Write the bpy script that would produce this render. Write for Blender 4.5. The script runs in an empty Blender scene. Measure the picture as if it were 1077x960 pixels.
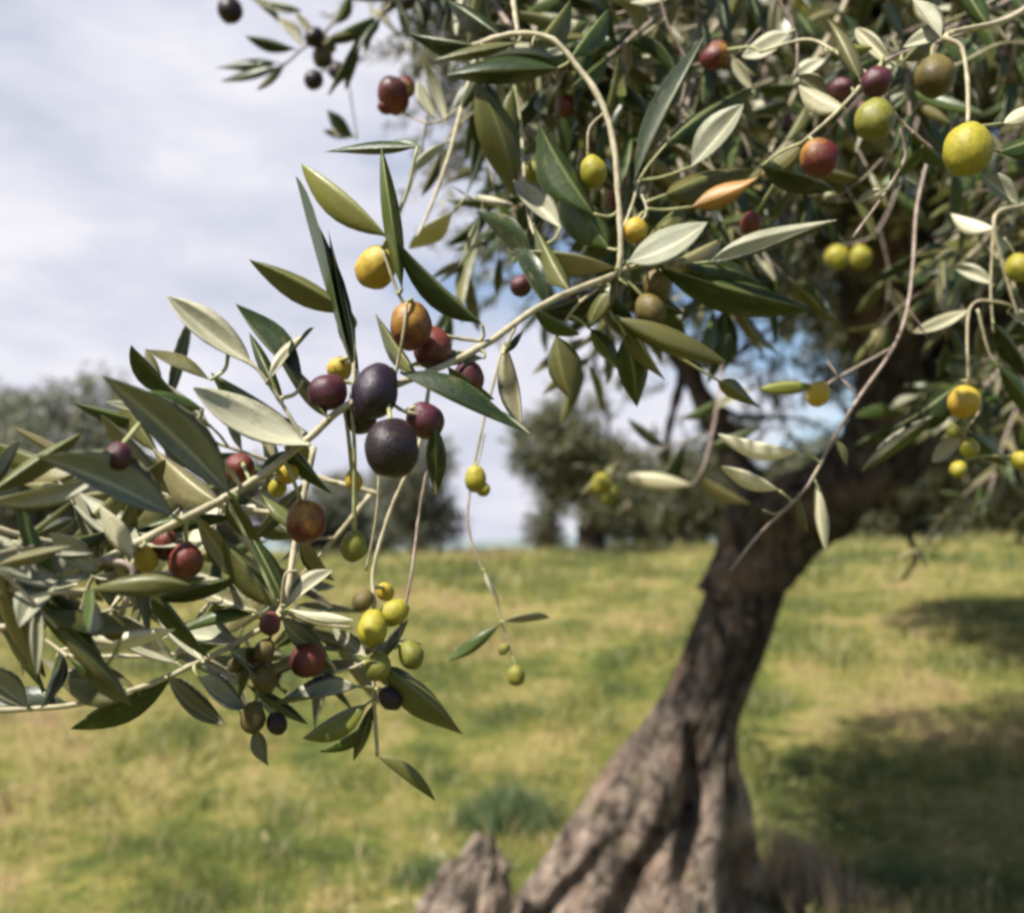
import bpy, math, random
import numpy as np
from mathutils import Vector, Matrix, noise, Quaternion
from mathutils.bvhtree import BVHTree

random.seed(7); rng = np.random.default_rng(11)
R = math.radians
scene = bpy.context.scene
COL = scene.collection

# ------------------------------------------------------------------ camera
F = 1034.0; CX, CY = 538.5, 480.0; PITCH = R(5.25); CAMZ = 1.5
cam_d = bpy.data.cameras.new('camera'); cam = bpy.data.objects.new('camera', cam_d); COL.objects.link(cam)
cam.location = (0, 0, CAMZ); cam.rotation_euler = (R(90) + PITCH, 0, 0)
cam_d.sensor_fit = 'HORIZONTAL'; cam_d.sensor_width = 36; cam_d.lens = F / 1077 * 36
cam_d.clip_start = 0.02; cam_d.clip_end = 3000
cam_d.dof.use_dof = True; cam_d.dof.focus_distance = 0.37; cam_d.dof.aperture_fstop = 9.4
scene.camera = cam
cp, sp = math.cos(PITCH), math.sin(PITCH)
def P(px, py, d):
    """point seen at photo pixel (px, py), d metres deep"""
    x = (px - CX) / F * d; y = (CY - py) / F * d
    return Vector((x, d * cp - y * sp, CAMZ + d * sp + y * cp))
SUN = Vector((-0.42, -0.36, 0.80)).normalized()   # towards the sun

# ------------------------------------------------------------------ node helpers
def mat(name):
    m = bpy.data.materials.new(name); m.use_nodes = True
    nt = m.node_tree; nt.nodes.clear()
    out = nt.nodes.new('ShaderNodeOutputMaterial')
    b = nt.nodes.new('ShaderNodeBsdfPrincipled'); nt.links.new(b.outputs[0], out.inputs[0])
    return m, nt, b, out
def N(nt, t, **kw):
    n = nt.nodes.new(t)
    for k, v in kw.items():
        if k in n.inputs: n.inputs[k].default_value = v
        else: setattr(n, k, v)
    return n
def ramp(nt, fac, stops, interp='LINEAR'):
    n = nt.nodes.new('ShaderNodeValToRGB'); n.color_ramp.interpolation = interp
    e = n.color_ramp.elements
    while len(e) < len(stops): e.new(0.5)
    for i, (p, c) in enumerate(stops):
        e[i].position = p; e[i].color = (c[0], c[1], c[2], 1)
    nt.links.new(fac, n.inputs[0]); return n.outputs[0]
def mix(nt, f, a, b, mode='MIX'):
    n = nt.nodes.new('ShaderNodeMix'); n.data_type = 'RGBA'; n.blend_type = mode
    for s, v in ((n.inputs[0], f), (n.inputs[6], a), (n.inputs[7], b)):
        if isinstance(v, (int, float)): s.default_value = v
        elif isinstance(v, tuple): s.default_value = (*v, 1) if len(v) == 3 else v
        else: nt.links.new(v, s)
    return n.outputs[2]
def noise_n(nt, scale, vec=None, detail=3, rough=.5):
    n = N(nt, 'ShaderNodeTexNoise'); n.inputs['Scale'].default_value = scale
    n.inputs['Detail'].default_value = detail; n.inputs['Roughness'].default_value = rough
    if vec is not None: nt.links.new(vec, n.inputs['Vector'])
    return n.outputs['Fac']
def math_n(nt, op, a, b=0.0, c=0.0):
    n = nt.nodes.new('ShaderNodeMath'); n.operation = op
    for i, v in enumerate((a, b, c)):
        if isinstance(v, (int, float)): n.inputs[i].default_value = v
        else: nt.links.new(v, n.inputs[i])
    return n.outputs[0]

# ------------------------------------------------------------------ materials
def leaf_mat(name, c1, c2, rib, rough, transl, tcol, spec=.5):
    m, nt, b, out = mat(name)
    tc = N(nt, 'ShaderNodeTexCoord'); oi = N(nt, 'ShaderNodeObjectInfo')
    uv = tc.outputs['UV']; sx = N(nt, 'ShaderNodeSeparateXYZ'); nt.links.new(uv, sx.inputs[0])
    # per-leaf offset for blotches
    off = N(nt, 'ShaderNodeVectorMath', operation='ADD'); nt.links.new(uv, off.inputs[0])
    cx = N(nt, 'ShaderNodeCombineXYZ'); nt.links.new(math_n(nt, 'MULTIPLY', oi.outputs['Random'], 37.0), cx.inputs[2])
    nt.links.new(cx.outputs[0], off.inputs[1])
    bl = noise_n(nt, 3.0, off.outputs[0], 4, .6)
    f = math_n(nt, 'ADD', math_n(nt, 'MULTIPLY', bl, .7), math_n(nt, 'MULTIPLY', oi.outputs['Random'], .5))
    col = ramp(nt, f, [(.3, c1), (.85, c2)])
    warm = math_n(nt, 'FRACT', math_n(nt, 'MULTIPLY', oi.outputs['Random'], 7.31))
    col = mix(nt, math_n(nt, 'MULTIPLY', math_n(nt, 'GREATER_THAN', warm, .72), math_n(nt, 'MULTIPLY', noise_n(nt, 2.0, off.outputs[0], 3), .8)), col, (.17, .14, .045))
    wear = noise_n(nt, 5.5, off.outputs[0], 6, .7)
    col = mix(nt, ramp(nt, wear, [(.56, (0, 0, 0)), (.72, (.5, .5, .5))]), col, (.20, .16, .07))
    # midrib and faint side veins
    du = math_n(nt, 'ABSOLUTE', math_n(nt, 'SUBTRACT', sx.outputs[0], .5))
    r = math_n(nt, 'LESS_THAN', du, .045)
    vein = math_n(nt, 'GREATER_THAN', math_n(nt, 'SINE', math_n(nt, 'MULTIPLY', math_n(nt, 'ADD', sx.outputs[1], math_n(nt, 'MULTIPLY', du, -.25)), 150.0)), .75)
    col = mix(nt, math_n(nt, 'MULTIPLY', vein, .05), col, rib)
    col = mix(nt, math_n(nt, 'MULTIPLY', r, .75), col, rib)
    # brown freckles
    sp_ = noise_n(nt, 22.0, off.outputs[0], 2, .5)
    col = mix(nt, math_n(nt, 'MULTIPLY', math_n(nt, 'GREATER_THAN', sp_, .70), .6), col, (.09, .06, .025))
    nt.links.new(col, b.inputs['Base Color']); b.inputs['Roughness'].default_value = rough
    b.inputs['Specular IOR Level'].default_value = spec
    bp = N(nt, 'ShaderNodeBump'); bp.inputs['Strength'].default_value = .25; bp.inputs['Distance'].default_value = .0006
    nt.links.new(noise_n(nt, 14.0, off.outputs[0], 3), bp.inputs['Height']); nt.links.new(bp.outputs[0], b.inputs['Normal'])
    t = N(nt, 'ShaderNodeBsdfTranslucent'); t.inputs[0].default_value = (*tcol, 1)
    ms = N(nt, 'ShaderNodeMixShader'); ms.inputs[0].default_value = transl
    nt.links.new(b.outputs[0], ms.inputs[1]); nt.links.new(t.outputs[0], ms.inputs[2]); nt.links.new(ms.outputs[0], out.inputs[0])
    return m
M = {}
M['up'] = leaf_mat('leaf_upper', (.005, .013, .003), (.046, .074, .014), (.15, .16, .06), .38, .10, (.13, .19, .02), .32)
M['under'] = leaf_mat('leaf_underside', (.15, .16, .10), (.40, .38, .265), (.42, .4, .26), .6, .14, (.2, .25, .06))
M['olv_up'] = leaf_mat('leaf_olive_upper', (.09, .09, .03), (.26, .22, .105), (.26, .25, .12), .42, .2, (.3, .32, .06))
M['yel_up'] = leaf_mat('leaf_yellow_upper', (.06, .09, .012), (.20, .20, .022), (.30, .31, .10), .42, .25, (.4, .42, .04))
M['org_up'] = leaf_mat('leaf_orange_upper', (.24, .075, .015), (.40, .17, .03), (.5, .3, .1), .5, .2, (.5, .25, .04))
M['cream_up'] = leaf_mat('leaf_cream_upper', (.42, .39, .24), (.68, .63, .45), (.6, .6, .42), .5, .15, (.4, .4, .2))

def olive_mat(name, ca, cb, bias=.5, spread=.25, rough=.22, bloom=0.0):
    m, nt, b, out = mat(name); b.inputs['Specular IOR Level'].default_value = .36
    tc = N(nt, 'ShaderNodeTexCoord'); oi = N(nt, 'ShaderNodeObjectInfo')
    sx = N(nt, 'ShaderNodeSeparateXYZ'); nt.links.new(tc.outputs['Generated'], sx.inputs[0])
    off = N(nt, 'ShaderNodeVectorMath', operation='ADD'); nt.links.new(tc.outputs['Object'], off.inputs[0])
    cx = N(nt, 'ShaderNodeCombineXYZ'); nt.links.new(math_n(nt, 'MULTIPLY', oi.outputs['Random'], 19.0), cx.inputs[0]); nt.links.new(cx.outputs[0], off.inputs[1])
    f = math_n(nt, 'ADD', math_n(nt, 'MULTIPLY', sx.outputs[2], .5), math_n(nt, 'MULTIPLY', noise_n(nt, 1.3, off.outputs[0], 4), .7))
    f = math_n(nt, 'ADD', f, math_n(nt, 'MULTIPLY', sx.outputs[0], .25))
    col = ramp(nt, f, [(max(0, bias - spread), ca), (min(1, bias + spread), cb)])
    mott = noise_n(nt, 4.5, off.outputs[0], 6, .7)
    col = mix(nt, ramp(nt, mott, [(.44, (0, 0, 0)), (.62, (.5, .5, .5))]), col, ca)
    scar = noise_n(nt, 2.1, off.outputs[0], 7, .75)
    col = mix(nt, ramp(nt, scar, [(.60, (0, 0, 0)), (.68, (.65, .65, .65))]), col, (.10, .06, .025))
    sp_ = N(nt, 'ShaderNodeTexVoronoi'); sp_.inputs['Scale'].default_value = 9; nt.links.new(off.outputs[0], sp_.inputs['Vector'])
    dot = math_n(nt, 'LESS_THAN', sp_.outputs['Distance'], .11)
    col = mix(nt, math_n(nt, 'MULTIPLY', dot, .5), col, (.4, .34, .2))
    if bloom: col = mix(nt, math_n(nt, 'MULTIPLY', noise_n(nt, 2.5, off.outputs[0], 5), bloom), col, (.22, .2, .28))
    nt.links.new(col, b.inputs['Base Color'])
    nt.links.new(math_n(nt, 'ADD', math_n(nt, 'MULTIPLY', noise_n(nt, 3., off.outputs[0], 5), .55), rough - .10), b.inputs['Roughness'])
    b.inputs['Subsurface Weight'].default_value = .08; b.inputs['Subsurface Radius'].default_value = (.002, .0012, .0006); b.inputs['Subsurface Scale'].default_value = 1
    bp = N(nt, 'ShaderNodeBump'); bp.inputs['Strength'].default_value = .4; bp.inputs['Distance'].default_value = .0007
    nt.links.new(noise_n(nt, 12., off.outputs[0], 3), bp.inputs['Height']); nt.links.new(bp.outputs[0], b.inputs['Normal'])
    return m
OM = {
 'black': olive_mat('olive_black', (.004, .0025, .003), (.017, .005, .008), .5, .25, .26, .01),
 'blue': olive_mat('olive_blue_black', (.005, .003, .008), (.018, .006, .017), .5, .25, .26, .03),
 'purple': olive_mat('olive_purple', (.020, .005, .009), (.085, .018, .026), .55, .3, .22),
 'red': olive_mat('olive_red', (.022, .005, .007), (.15, .032, .02), .65, .25, .24),
 'redyellow': olive_mat('olive_red_yellow', (.085, .012, .012), (.30, .16, .022), .95, .20, .26),
 'yellow': olive_mat('olive_yellow', (.24, .085, .015), (.40, .30, .03), .42, .3, .32),
 'lemon': olive_mat('olive_lemon', (.12, .12, .012), (.32, .27, .02), .55, .3, .32),
 'green': olive_mat('olive_green', (.06, .07, .012), (.19, .18, .022), .5, .3, .3),
 'brown': olive_mat('olive_brown', (.028, .016, .008), (.13, .10, .02), .55, .3, .35),
}
def wood_mat(name, c1, c2, scale, rough=.8, bump=.3, dist=.002):
    m, nt, b, out = mat(name); tc = N(nt, 'ShaderNodeTexCoord')
    mp = N(nt, 'ShaderNodeMapping'); nt.links.new(tc.outputs['Object'], mp.inputs[0])
    n1 = noise_n(nt, scale, mp.outputs[0], 5, .6)
    nt.links.new(ramp(nt, n1, [(.3, c1), (.7, c2)]), b.inputs['Base Color']); b.inputs['Roughness'].default_value = rough
    bp = N(nt, 'ShaderNodeBump'); bp.inputs['Strength'].default_value = bump; bp.inputs['Distance'].default_value = dist
    nt.links.new(n1, bp.inputs['Height']); nt.links.new(bp.outputs[0], b.inputs['Normal'])
    return m
M['stem'] = wood_mat('pale_twig', (.20, .17, .09), (.42, .37, .25), 180, .65, .3, .0006)
M['stem_brown'] = wood_mat('brown_twig', (.13, .095, .07), (.32, .25, .20), 160, .7, .3, .0006)
M['stem_green'] = wood_mat('green_stalk', (.16, .17, .06), (.34, .33, .16), 200, .6, .2, .0004)
M['stem_dark'] = wood_mat('dark_twig', (.05, .042, .034), (.13, .105, .08), 60, .8, .4, .002)

def bark_mat():
    m, nt, b, out = mat('olive_bark'); tc = N(nt, 'ShaderNodeTexCoord')
    mp = N(nt, 'ShaderNodeMapping'); mp.inputs['Scale'].default_value = (1, 1, .28); nt.links.new(tc.outputs['Object'], mp.inputs[0])
    n1 = noise_n(nt, 26, mp.outputs[0], 8, .68); n2 = noise_n(nt, 5, tc.outputs['Object'], 5, .6); n3 = noise_n(nt, 9, tc.outputs['Object'], 6, .7)
    col = ramp(nt, n1, [(.34, (.008, .006, .005)), (.45, (.036, .027, .023)), (.58, (.085, .066, .055)), (.74, (.20, .16, .13))])
    cr = N(nt, 'ShaderNodeTexVoronoi'); cr.feature = 'DISTANCE_TO_EDGE'; cr.inputs['Scale'].default_value = 17
    wv = N(nt, 'ShaderNodeVectorMath', operation='ADD'); nt.links.new(mp.outputs[0], wv.inputs[0]); ns = N(nt, 'ShaderNodeTexNoise'); ns.inputs['Scale'].default_value = 9; nt.links.new(mp.outputs[0], ns.inputs['Vector'])
    sc = N(nt, 'ShaderNodeVectorMath', operation='SCALE'); sc.inputs[3].default_value = .16; nt.links.new(ns.outputs['Color'], sc.inputs[0]); nt.links.new(sc.outputs[0], wv.inputs[1]); nt.links.new(wv.outputs[0], cr.inputs['Vector'])
    crk = ramp(nt, cr.outputs['Distance'], [(.0, (1, 1, 1)), (.10, (0, 0, 0))]); col = mix(nt, math_n(nt, 'MULTIPLY', crk, .8), col, (.012, .009, .007))
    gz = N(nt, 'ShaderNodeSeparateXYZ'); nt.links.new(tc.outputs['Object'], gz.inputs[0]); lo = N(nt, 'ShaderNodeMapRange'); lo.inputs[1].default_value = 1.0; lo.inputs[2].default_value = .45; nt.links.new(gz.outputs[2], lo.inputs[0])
    lich_sunlit = ramp(nt, noise_n(nt, 7.5, tc.outputs['Object'], 7, .7), [(.40, (0, 0, 0)), (.62, (1, 1, 1))])
    col = mix(nt, math_n(nt, 'MULTIPLY', math_n(nt, 'MULTIPLY', lich_sunlit, lo.outputs[0]), .62), col, (.50, .39, .31))  # pale lichen blotches, strengthened low down to paint sunlight into the trunk base
    col = mix(nt, ramp(nt, n2, [(.50, (0, 0, 0)), (.66, (.55, .55, .55))]), col, (.24, .15, .10))
    col = mix(nt, ramp(nt, n3, [(.56, (0, 0, 0)), (.66, (.5, .5, .5))]), col, (.12, .105, .04))
    nt.links.new(col, b.inputs['Base Color']); b.inputs['Roughness'].default_value = .9; b.inputs['Specular IOR Level'].default_value = .2
    bp = N(nt, 'ShaderNodeBump'); bp.inputs['Strength'].default_value = .9; bp.inputs['Distance'].default_value = .04
    nt.links.new(math_n(nt, 'SUBTRACT', n1, math_n(nt, 'MULTIPLY', crk, .5)), bp.inputs['Height']); nt.links.new(bp.outputs[0], b.inputs['Normal'])
    return m
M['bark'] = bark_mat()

def foliage_mat(name, up1, up2, un1, un2, tcol, tr=.2):
    m, nt, b, out = mat(name)
    at = N(nt, 'ShaderNodeAttribute', attribute_name='tint'); g = N(nt, 'ShaderNodeNewGeometry')
    cu = mix(nt, at.outputs['Fac'], up1, up2); cl = mix(nt, at.outputs['Fac'], un1, un2)
    col = mix(nt, g.outputs['Backfacing'], cu, cl)
    nt.links.new(col, b.inputs['Base Color']); b.inputs['Roughness'].default_value = .42
    t = N(nt, 'ShaderNodeBsdfTranslucent'); t.inputs[0].default_value = (*tcol, 1)
    ms = N(nt, 'ShaderNodeMixShader'); ms.inputs[0].default_value = tr
    nt.links.new(b.outputs[0], ms.inputs[1]); nt.links.new(t.outputs[0], ms.inputs[2]); nt.links.new(ms.outputs[0], out.inputs[0])
    return m
M['crown'] = foliage_mat('olive_crown_leaves', (.012, .020, .005), (.070, .072, .020), (.07, .07, .035), (.25, .21, .13), (.2, .21, .04), .18)
M['crown_far'] = foliage_mat('far_crown_leaves', (.025, .034, .012), (.095, .09, .035), (.10, .10, .06), (.22, .20, .13), (.18, .2, .06), .18)
M['crown_grey'] = foliage_mat('grey_crown_leaves', (.05, .06, .045), (.15, .145, .105), (.19, .195, .155), (.31, .30, .24), (.18, .2, .08), .18)

def ground_colour(nt, pos):
    big = noise_n(nt, .45, pos, 4, .6); mid = noise_n(nt, 1.9, pos, 6, .65); fin = noise_n(nt, 7., pos, 4, .6)
    f = math_n(nt, 'ADD', math_n(nt, 'MULTIPLY', big, .45), math_n(nt, 'MULTIPLY', mid, .4)); f = math_n(nt, 'ADD', f, math_n(nt, 'MULTIPLY', fin, .15))
    return ramp(nt, f, [(.41, (.038, .06, .012)), (.465, (.095, .125, .022)), (.51, (.20, .19, .045)), (.555, (.32, .265, .095)), (.61, (.30, .20, .105)), (.66, (.20, .13, .07))])
def ground_mat():
    m, nt, b, out = mat('field_soil_and_grass'); g = N(nt, 'ShaderNodeNewGeometry')
    col = ground_colour(nt, g.outputs['Position'])
    fine = noise_n(nt, 22, g.outputs['Position'], 5, .7)
    col = mix(nt, ramp(nt, fine, [(.4, (.6, .6, .6)), (.62, (0, 0, 0))]), col, (.07, .065, .025))
    nt.links.new(col, b.inputs['Base Color']); b.inputs['Roughness'].default_value = 1; b.inputs['Specular IOR Level'].default_value = .1
    bp = N(nt, 'ShaderNodeBump'); bp.inputs['Strength'].default_value = .8; bp.inputs['Distance'].default_value = .06
    nt.links.new(fine, bp.inputs['Height']); nt.links.new(bp.outputs[0], b.inputs['Normal'])
    return m
M['ground'] = ground_mat()
def grass_mat(name='grass_blades', green=None, dry=None):
    m, nt, b, out = mat(name); g = N(nt, 'ShaderNodeNewGeometry'); at = N(nt, 'ShaderNodeAttribute', attribute_name='tint')
    if green is None:
        col = ground_colour(nt, g.outputs['Position'])
        col = mix(nt, ramp(nt, at.outputs['Fac'], [(.5, (0, 0, 0)), (1., (.8, .8, .8))]), col, (.40, .34, .15))
        col = mix(nt, ramp(nt, at.outputs['Fac'], [(.0, (.85, .85, .85)), (.45, (0, 0, 0))]), col, (.035, .075, .010))
    else:
        col = mix(nt, at.outputs['Fac'], green, dry)
    nt.links.new(col, b.inputs['Base Color']); b.inputs['Roughness'].default_value = .55
    t = N(nt, 'ShaderNodeBsdfTranslucent'); nt.links.new(col, t.inputs[0])
    ms = N(nt, 'ShaderNodeMixShader'); ms.inputs[0].default_value = .3
    nt.links.new(b.outputs[0], ms.inputs[1]); nt.links.new(t.outputs[0], ms.inputs[2]); nt.links.new(ms.outputs[0], out.inputs[0])
    return m
M['grass'] = grass_mat()
M['tuft'] = grass_mat('blue_green_tuft_blades', (.055, .10, .035), (.16, .20, .08))
M['straw'] = grass_mat('straw_stalks', (.26, .20, .10), (.50, .42, .24))
M['weed'] = grass_mat('dry_weed_stalks', (.20, .13, .08), (.48, .36, .25))
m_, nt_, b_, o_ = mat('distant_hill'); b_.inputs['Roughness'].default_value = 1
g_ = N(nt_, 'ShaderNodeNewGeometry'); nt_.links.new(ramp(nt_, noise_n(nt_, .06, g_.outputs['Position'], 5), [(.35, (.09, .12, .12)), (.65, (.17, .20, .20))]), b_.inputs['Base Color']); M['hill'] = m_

# ------------------------------------------------------------------ object helpers
def tag(o, label=None, cat=None, group=None, kind=None):
    if label: o['label'] = label
    if cat: o['category'] = cat
    if group: o['group'] = group
    if kind: o['kind'] = kind
    return o
def link(name, data, parent=None, mw=None):
    o = bpy.data.objects.new(name, data); COL.objects.link(o)
    pw = parent['_w'] if parent is not None and '_w' in parent else None
    if parent is not None:
        o.parent = parent
        o.matrix_parent_inverse = WORLD[parent.name].inverted()
    mw = mw or Matrix.Identity(4)
    o.matrix_basis = mw
    WORLD[o.name] = mw.copy()
    return o
WORLD = {}
def root(name, loc, label, cat, group=None):
    return tag(link(name, None, None, Matrix.Translation(Vector(loc))), label, cat, group)
def mesh_np(name, v, f, m, tint=None, smooth=False):
    """v (n,3); f list of arrays of faces with equal corner count"""
    me = bpy.data.meshes.new(name); v = np.asarray(v, dtype=np.float32)
    me.vertices.add(len(v)); me.vertices.foreach_set('co', v.ravel())
    loops = np.concatenate([a.ravel() for a in f]).astype(np.int32)
    cnt = np.concatenate([np.full(len(a), a.shape[1]) for a in f]).astype(np.int32)
    st = np.concatenate([[0], np.cumsum(cnt)[:-1]]).astype(np.int32)
    me.loops.add(len(loops)); me.loops.foreach_set('vertex_index', loops)
    me.polygons.add(len(cnt)); me.polygons.foreach_set('loop_start', st); me.polygons.foreach_set('loop_total', cnt)
    me.update(calc_edges=True)
    if smooth: me.polygons.foreach_set('use_smooth', np.ones(len(cnt), dtype=bool))
    if tint is not None:
        a = me.attributes.new('tint', 'FLOAT', 'POINT'); a.data.foreach_set('value', np.asarray(tint, dtype=np.float32))
    me.materials.append(m); me.validate(); return me

def spline(pts, n=8):
    """Catmull-Rom through Vectors"""
    pts = [Vector(p) for p in pts]
    if len(pts) == 2: return [pts[0].lerp(pts[1], i / n) for i in range(n + 1)]
    q = [pts[0] * 2 - pts[1]] + pts + [pts[-1] * 2 - pts[-2]]; out = []
    for i in range(1, len(q) - 2):
        a, b, c, d = q[i - 1:i + 3]
        for k in range(n):
            t = k / n
            out.append(.5 * ((2 * b) + (c - a) * t + (2 * a - 5 * b + 4 * c - d) * t * t + (3 * b - a - 3 * c + d) * t ** 3))
    out.append(pts[-1]); return out
def tube_geo(path, radii, seg=7, lump=0.0):
    V = []; Fq = []; n = len(path); up = Vector((.3, .2, 1)).normalized(); prev = None
    for i, p in enumerate(path):
        t = (path[min(i + 1, n - 1)] - path[max(i - 1, 0)]).normalized()
        if prev is None: u = t.orthogonal().normalized()
        else: u = (prev - t * prev.dot(t)).normalized()
        prev = u; w = t.cross(u)
        for k in range(seg):
            a = 2 * math.pi * k / seg; r = radii[i]
            if lump: r *= 1 + lump * 1.5 * noise.noise(Vector((p.x, p.y, p.z)) / (radii[0] * 3) + Vector((math.cos(a), math.sin(a), 0)) * .6) + (.45 * lump if i % 7 == 3 else 0)
            V.append(p + (u * math.cos(a) + w * math.sin(a)) * r)
    for i in range(n - 1):
        for k in range(seg):
            a = i * seg + k; b = i * seg + (k + 1) % seg
            Fq.append((a, b, b + seg, a + seg))
    T = []
    V.append(path[0]); V.append(path[-1]); c0 = n * seg; c1 = c0 + 1
    for k in range(seg):
        T.append((c0, (k + 1) % seg, k)); T.append((c1, (n - 1) * seg + k, (n - 1) * seg + (k + 1) % seg))
    return V, Fq, T
def tube(name, path, r0, r1, m, parent, seg=7, lump=.25):
    n = len(path); rad = [r0 + (r1 - r0) * i / (n - 1) for i in range(n)]
    V, Fq, T = tube_geo(path, rad, seg, lump)
    me = mesh_np(name, [tuple(v) for v in V], [np.array(Fq), np.array(T)], m, smooth=True)
    return link(name, me, parent)

# ------------------------------------------------------------------ leaf meshes (closed, thin, arched, keeled)
def leaf_mesh(name, um, lm, bend, side, twist, keel, fold=0):
    ts = [0, .03, .07, .13, .21, .31, .42, .54, .66, .77, .87, .94, .985, 1.0]
    us = [-1, -.62, -.25, 0, .25, .62, 1]
    V = []; UV = []; nr, nc = len(ts), len(us)
    for lay in (1, -1):
        for t in ts:
            w = .5 * max(0.0, math.sin(math.pi * min(1, max(0, (t - .03) / .97)) ** .92)) ** .82
            w = max(w, .045 if t < .9 else .004)
            cz = bend * 4 * t * (1 - t) ; cxx = side * 4 * t * (1 - t); ta = twist * (t - .3)
            wav = .012 * math.sin(9 * t + bend * 40)
            for u in us:
                x = u * w; z = (-keel * abs(u) ** 1.3 * w + (.012 if abs(u) < .1 else 0) * -1) * .22
                x2 = x * math.cos(ta); z2 = z + x * math.sin(ta) * .2 + wav * u * .25
                th = .0028 * (1 - .6 * abs(u)) * (1 if .0 < t < 1 else .3) + (.006 if (lay < 0 and abs(u) < .1) else 0)
                V.append((x2 + cxx, t, cz + z2 + lay * th)); UV.append((u * .5 + .5, t))
    Q = []; mi = []
    L = nr * nc
    for i in range(nr - 1):
        for j in range(nc - 1):
            a = i * nc + j; Q.append((a, a + 1, a + nc + 1, a + nc)); mi.append(0)
            a += L; Q.append((a, a + nc, a + nc + 1, a + 1)); mi.append(1)
        for j, s in ((0, 1), (nc - 1, -1)):
            a = i * nc + j
            Q.append((a, a + nc, a + nc + L, a + L) if s > 0 else (a, a + L, a + nc + L, a + nc)); mi.append(1)
    me = mesh_np(name, V, [np.array(Q)], um, smooth=True); me.materials.append(lm)
    me.polygons.foreach_set('material_index', mi)
    uvl = me.uv_layers.new(name='UVMap')
    li = np.empty(len(me.loops), dtype=np.int32); me.loops.foreach_get('vertex_index', li)
    uvl.data.foreach_set('uv', np.array(UV, dtype=np.float32)[li].ravel())
    return me
LM = {}
rl = random.Random(3)
for ty, um in (('G', 'up'), ('O', 'olv_up'), ('Y', 'yel_up'), ('R', 'org_up'), ('C', 'cream_up')):
    LM[ty] = [leaf_mesh('leaf_shape_' + um, M[um], M['under'], rl.uniform(-.07, .13), rl.uniform(-.07, .07) , rl.uniform(-2.0, 2.0), rl.uniform(.4, 1.9)) for _ in range(12)]

def add_leaf(parent, base, tip, width, ty='G', roll=None, side=None, rnd=random):
    """ty: G green upper, L silver underside towards viewer, D turned away from the sun, O/Y/R/C other colours"""
    a = tip - base; L = a.length
    if L < 1e-5: return None
    ah = a / L; V = (Vector((0, 0, CAMZ)) - (base + tip) / 2).normalized()
    n0 = (V - ah * V.dot(ah))
    n0 = n0.normalized() if n0.length > 1e-3 else ah.orthogonal().normalized()
    if roll is None:
        roll = rnd.uniform(-.75, .75)
        if ty == 'D':
            best = -9
            for k in range(-9, 10):
                r = k * .13; n = Quaternion(ah, r) @ n0
                s = n.dot(n0) * .5 - max(0, n.dot(SUN) + .02) * 3 - max(0, n.z + .15) * .7
                if s > best: best, roll = s, r
        elif ty in 'GOLCY':      # usually turned somewhat towards the sky
            roll = max(((Quaternion(ah, r) @ n0).dot(SUN) + rnd.uniform(-.5, .5) * (.4 if ty in 'LC' else 1), r) for r in (-.7, -.35, 0, .35, .7))[1]
    n = Quaternion(ah, roll) @ n0
    W = width / max(.55, abs(n.dot(n0)))
    if ty == 'L': n = -n
    b = ah.cross(n)
    me = rnd.choice(LM['G' if ty in 'GLD' else ty])
    mw = Matrix(((b.x * W, a.x, n.x * L, base.x), (b.y * W, a.y, n.y * L, base.y), (b.z * W, a.z, n.z * L, base.z), (0, 0, 0, 1)))
    return link('leaf', me, parent, mw)

# ------------------------------------------------------------------ olive meshes
def olive_mesh(name, m, ln, seed, seg=26, rings=18):
    V = [(0, 0, ln)]; 
    for i in range(1, rings):
        ph = math.pi * i / rings
        for k in range(seg):
            th = 2 * math.pi * k / seg; r = math.sin(ph); z = math.cos(ph)
            d = 1 + .09 * noise.noise(Vector((r * math.cos(th), r * math.sin(th), z)) * 1.2 + Vector((seed, 0, 0))) + .025 * noise.noise(Vector((r * math.cos(th), r * math.sin(th), z)) * 4 + Vector((seed, 2, 0)))
            dim = .06 * math.exp(-((ph) / .22) ** 2)
            tipb = .05 * math.exp(-((math.pi - ph) / .2) ** 2)
            rr = r * (1 - .06 * z) * d
            V.append((rr * math.cos(th), rr * math.sin(th), z * ln * d - dim - tipb))
    V[0] = (0, 0, ln - .07); V.append((0, 0, -ln - .05)); b = len(V) - 1
    T = []; Q = []
    for k in range(seg): T += [(0, 1 + k, 1 + (k + 1) % seg), (b, b - seg + (k + 1) % seg, b - seg + k)]
    for i in range(rings - 2):
        for k in range(seg):
            a = 1 + i * seg + k; c = 1 + i * seg + (k + 1) % seg; Q.append((a, a + seg, c + seg, c))
    return mesh_np(name, V, [np.array(Q), np.array(T)], m, smooth=True)
OMESH = {k: [olive_mesh('olive_shape_' + k, m, 1.10 + .05 * s, s * 3.1 + 1) for s in range(5)] for k, m in OM.items()}
def add_olive(parent, c, r, ty, anchor=None, m='stem_green', rnd=random, label=None):
    r *= .93
    up = Vector((rnd.uniform(-.5, .5), rnd.uniform(-.6, .6), 1)).normalized()
    if anchor is not None and (anchor - c).length > 1e-4:
        up = (up * .6 + (anchor - c).normalized()).normalized()
    q = up.to_track_quat('Z', 'Y') @ Quaternion((0, 0, 1), rnd.uniform(0, 6.28))
    mw = Matrix.LocRotScale(c, q, Vector((r, r, r)))
    me = rnd.choice(OMESH[ty])
    o = link('olive', me, parent, mw)
    if label: o['label'] = label
    if anchor is not None and (anchor - c).length > r * .9:
        top = c + up * r * .98
        mid = (top + anchor) / 2 + up * (anchor - top).length * .18 + Vector((rnd.uniform(-.001, .001), 0, rnd.uniform(-.001, .001)))
        tube('stalk', spline([anchor, mid, top], 5), .00065, .0009, M[m], o, 6, .1)
    return o

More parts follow.
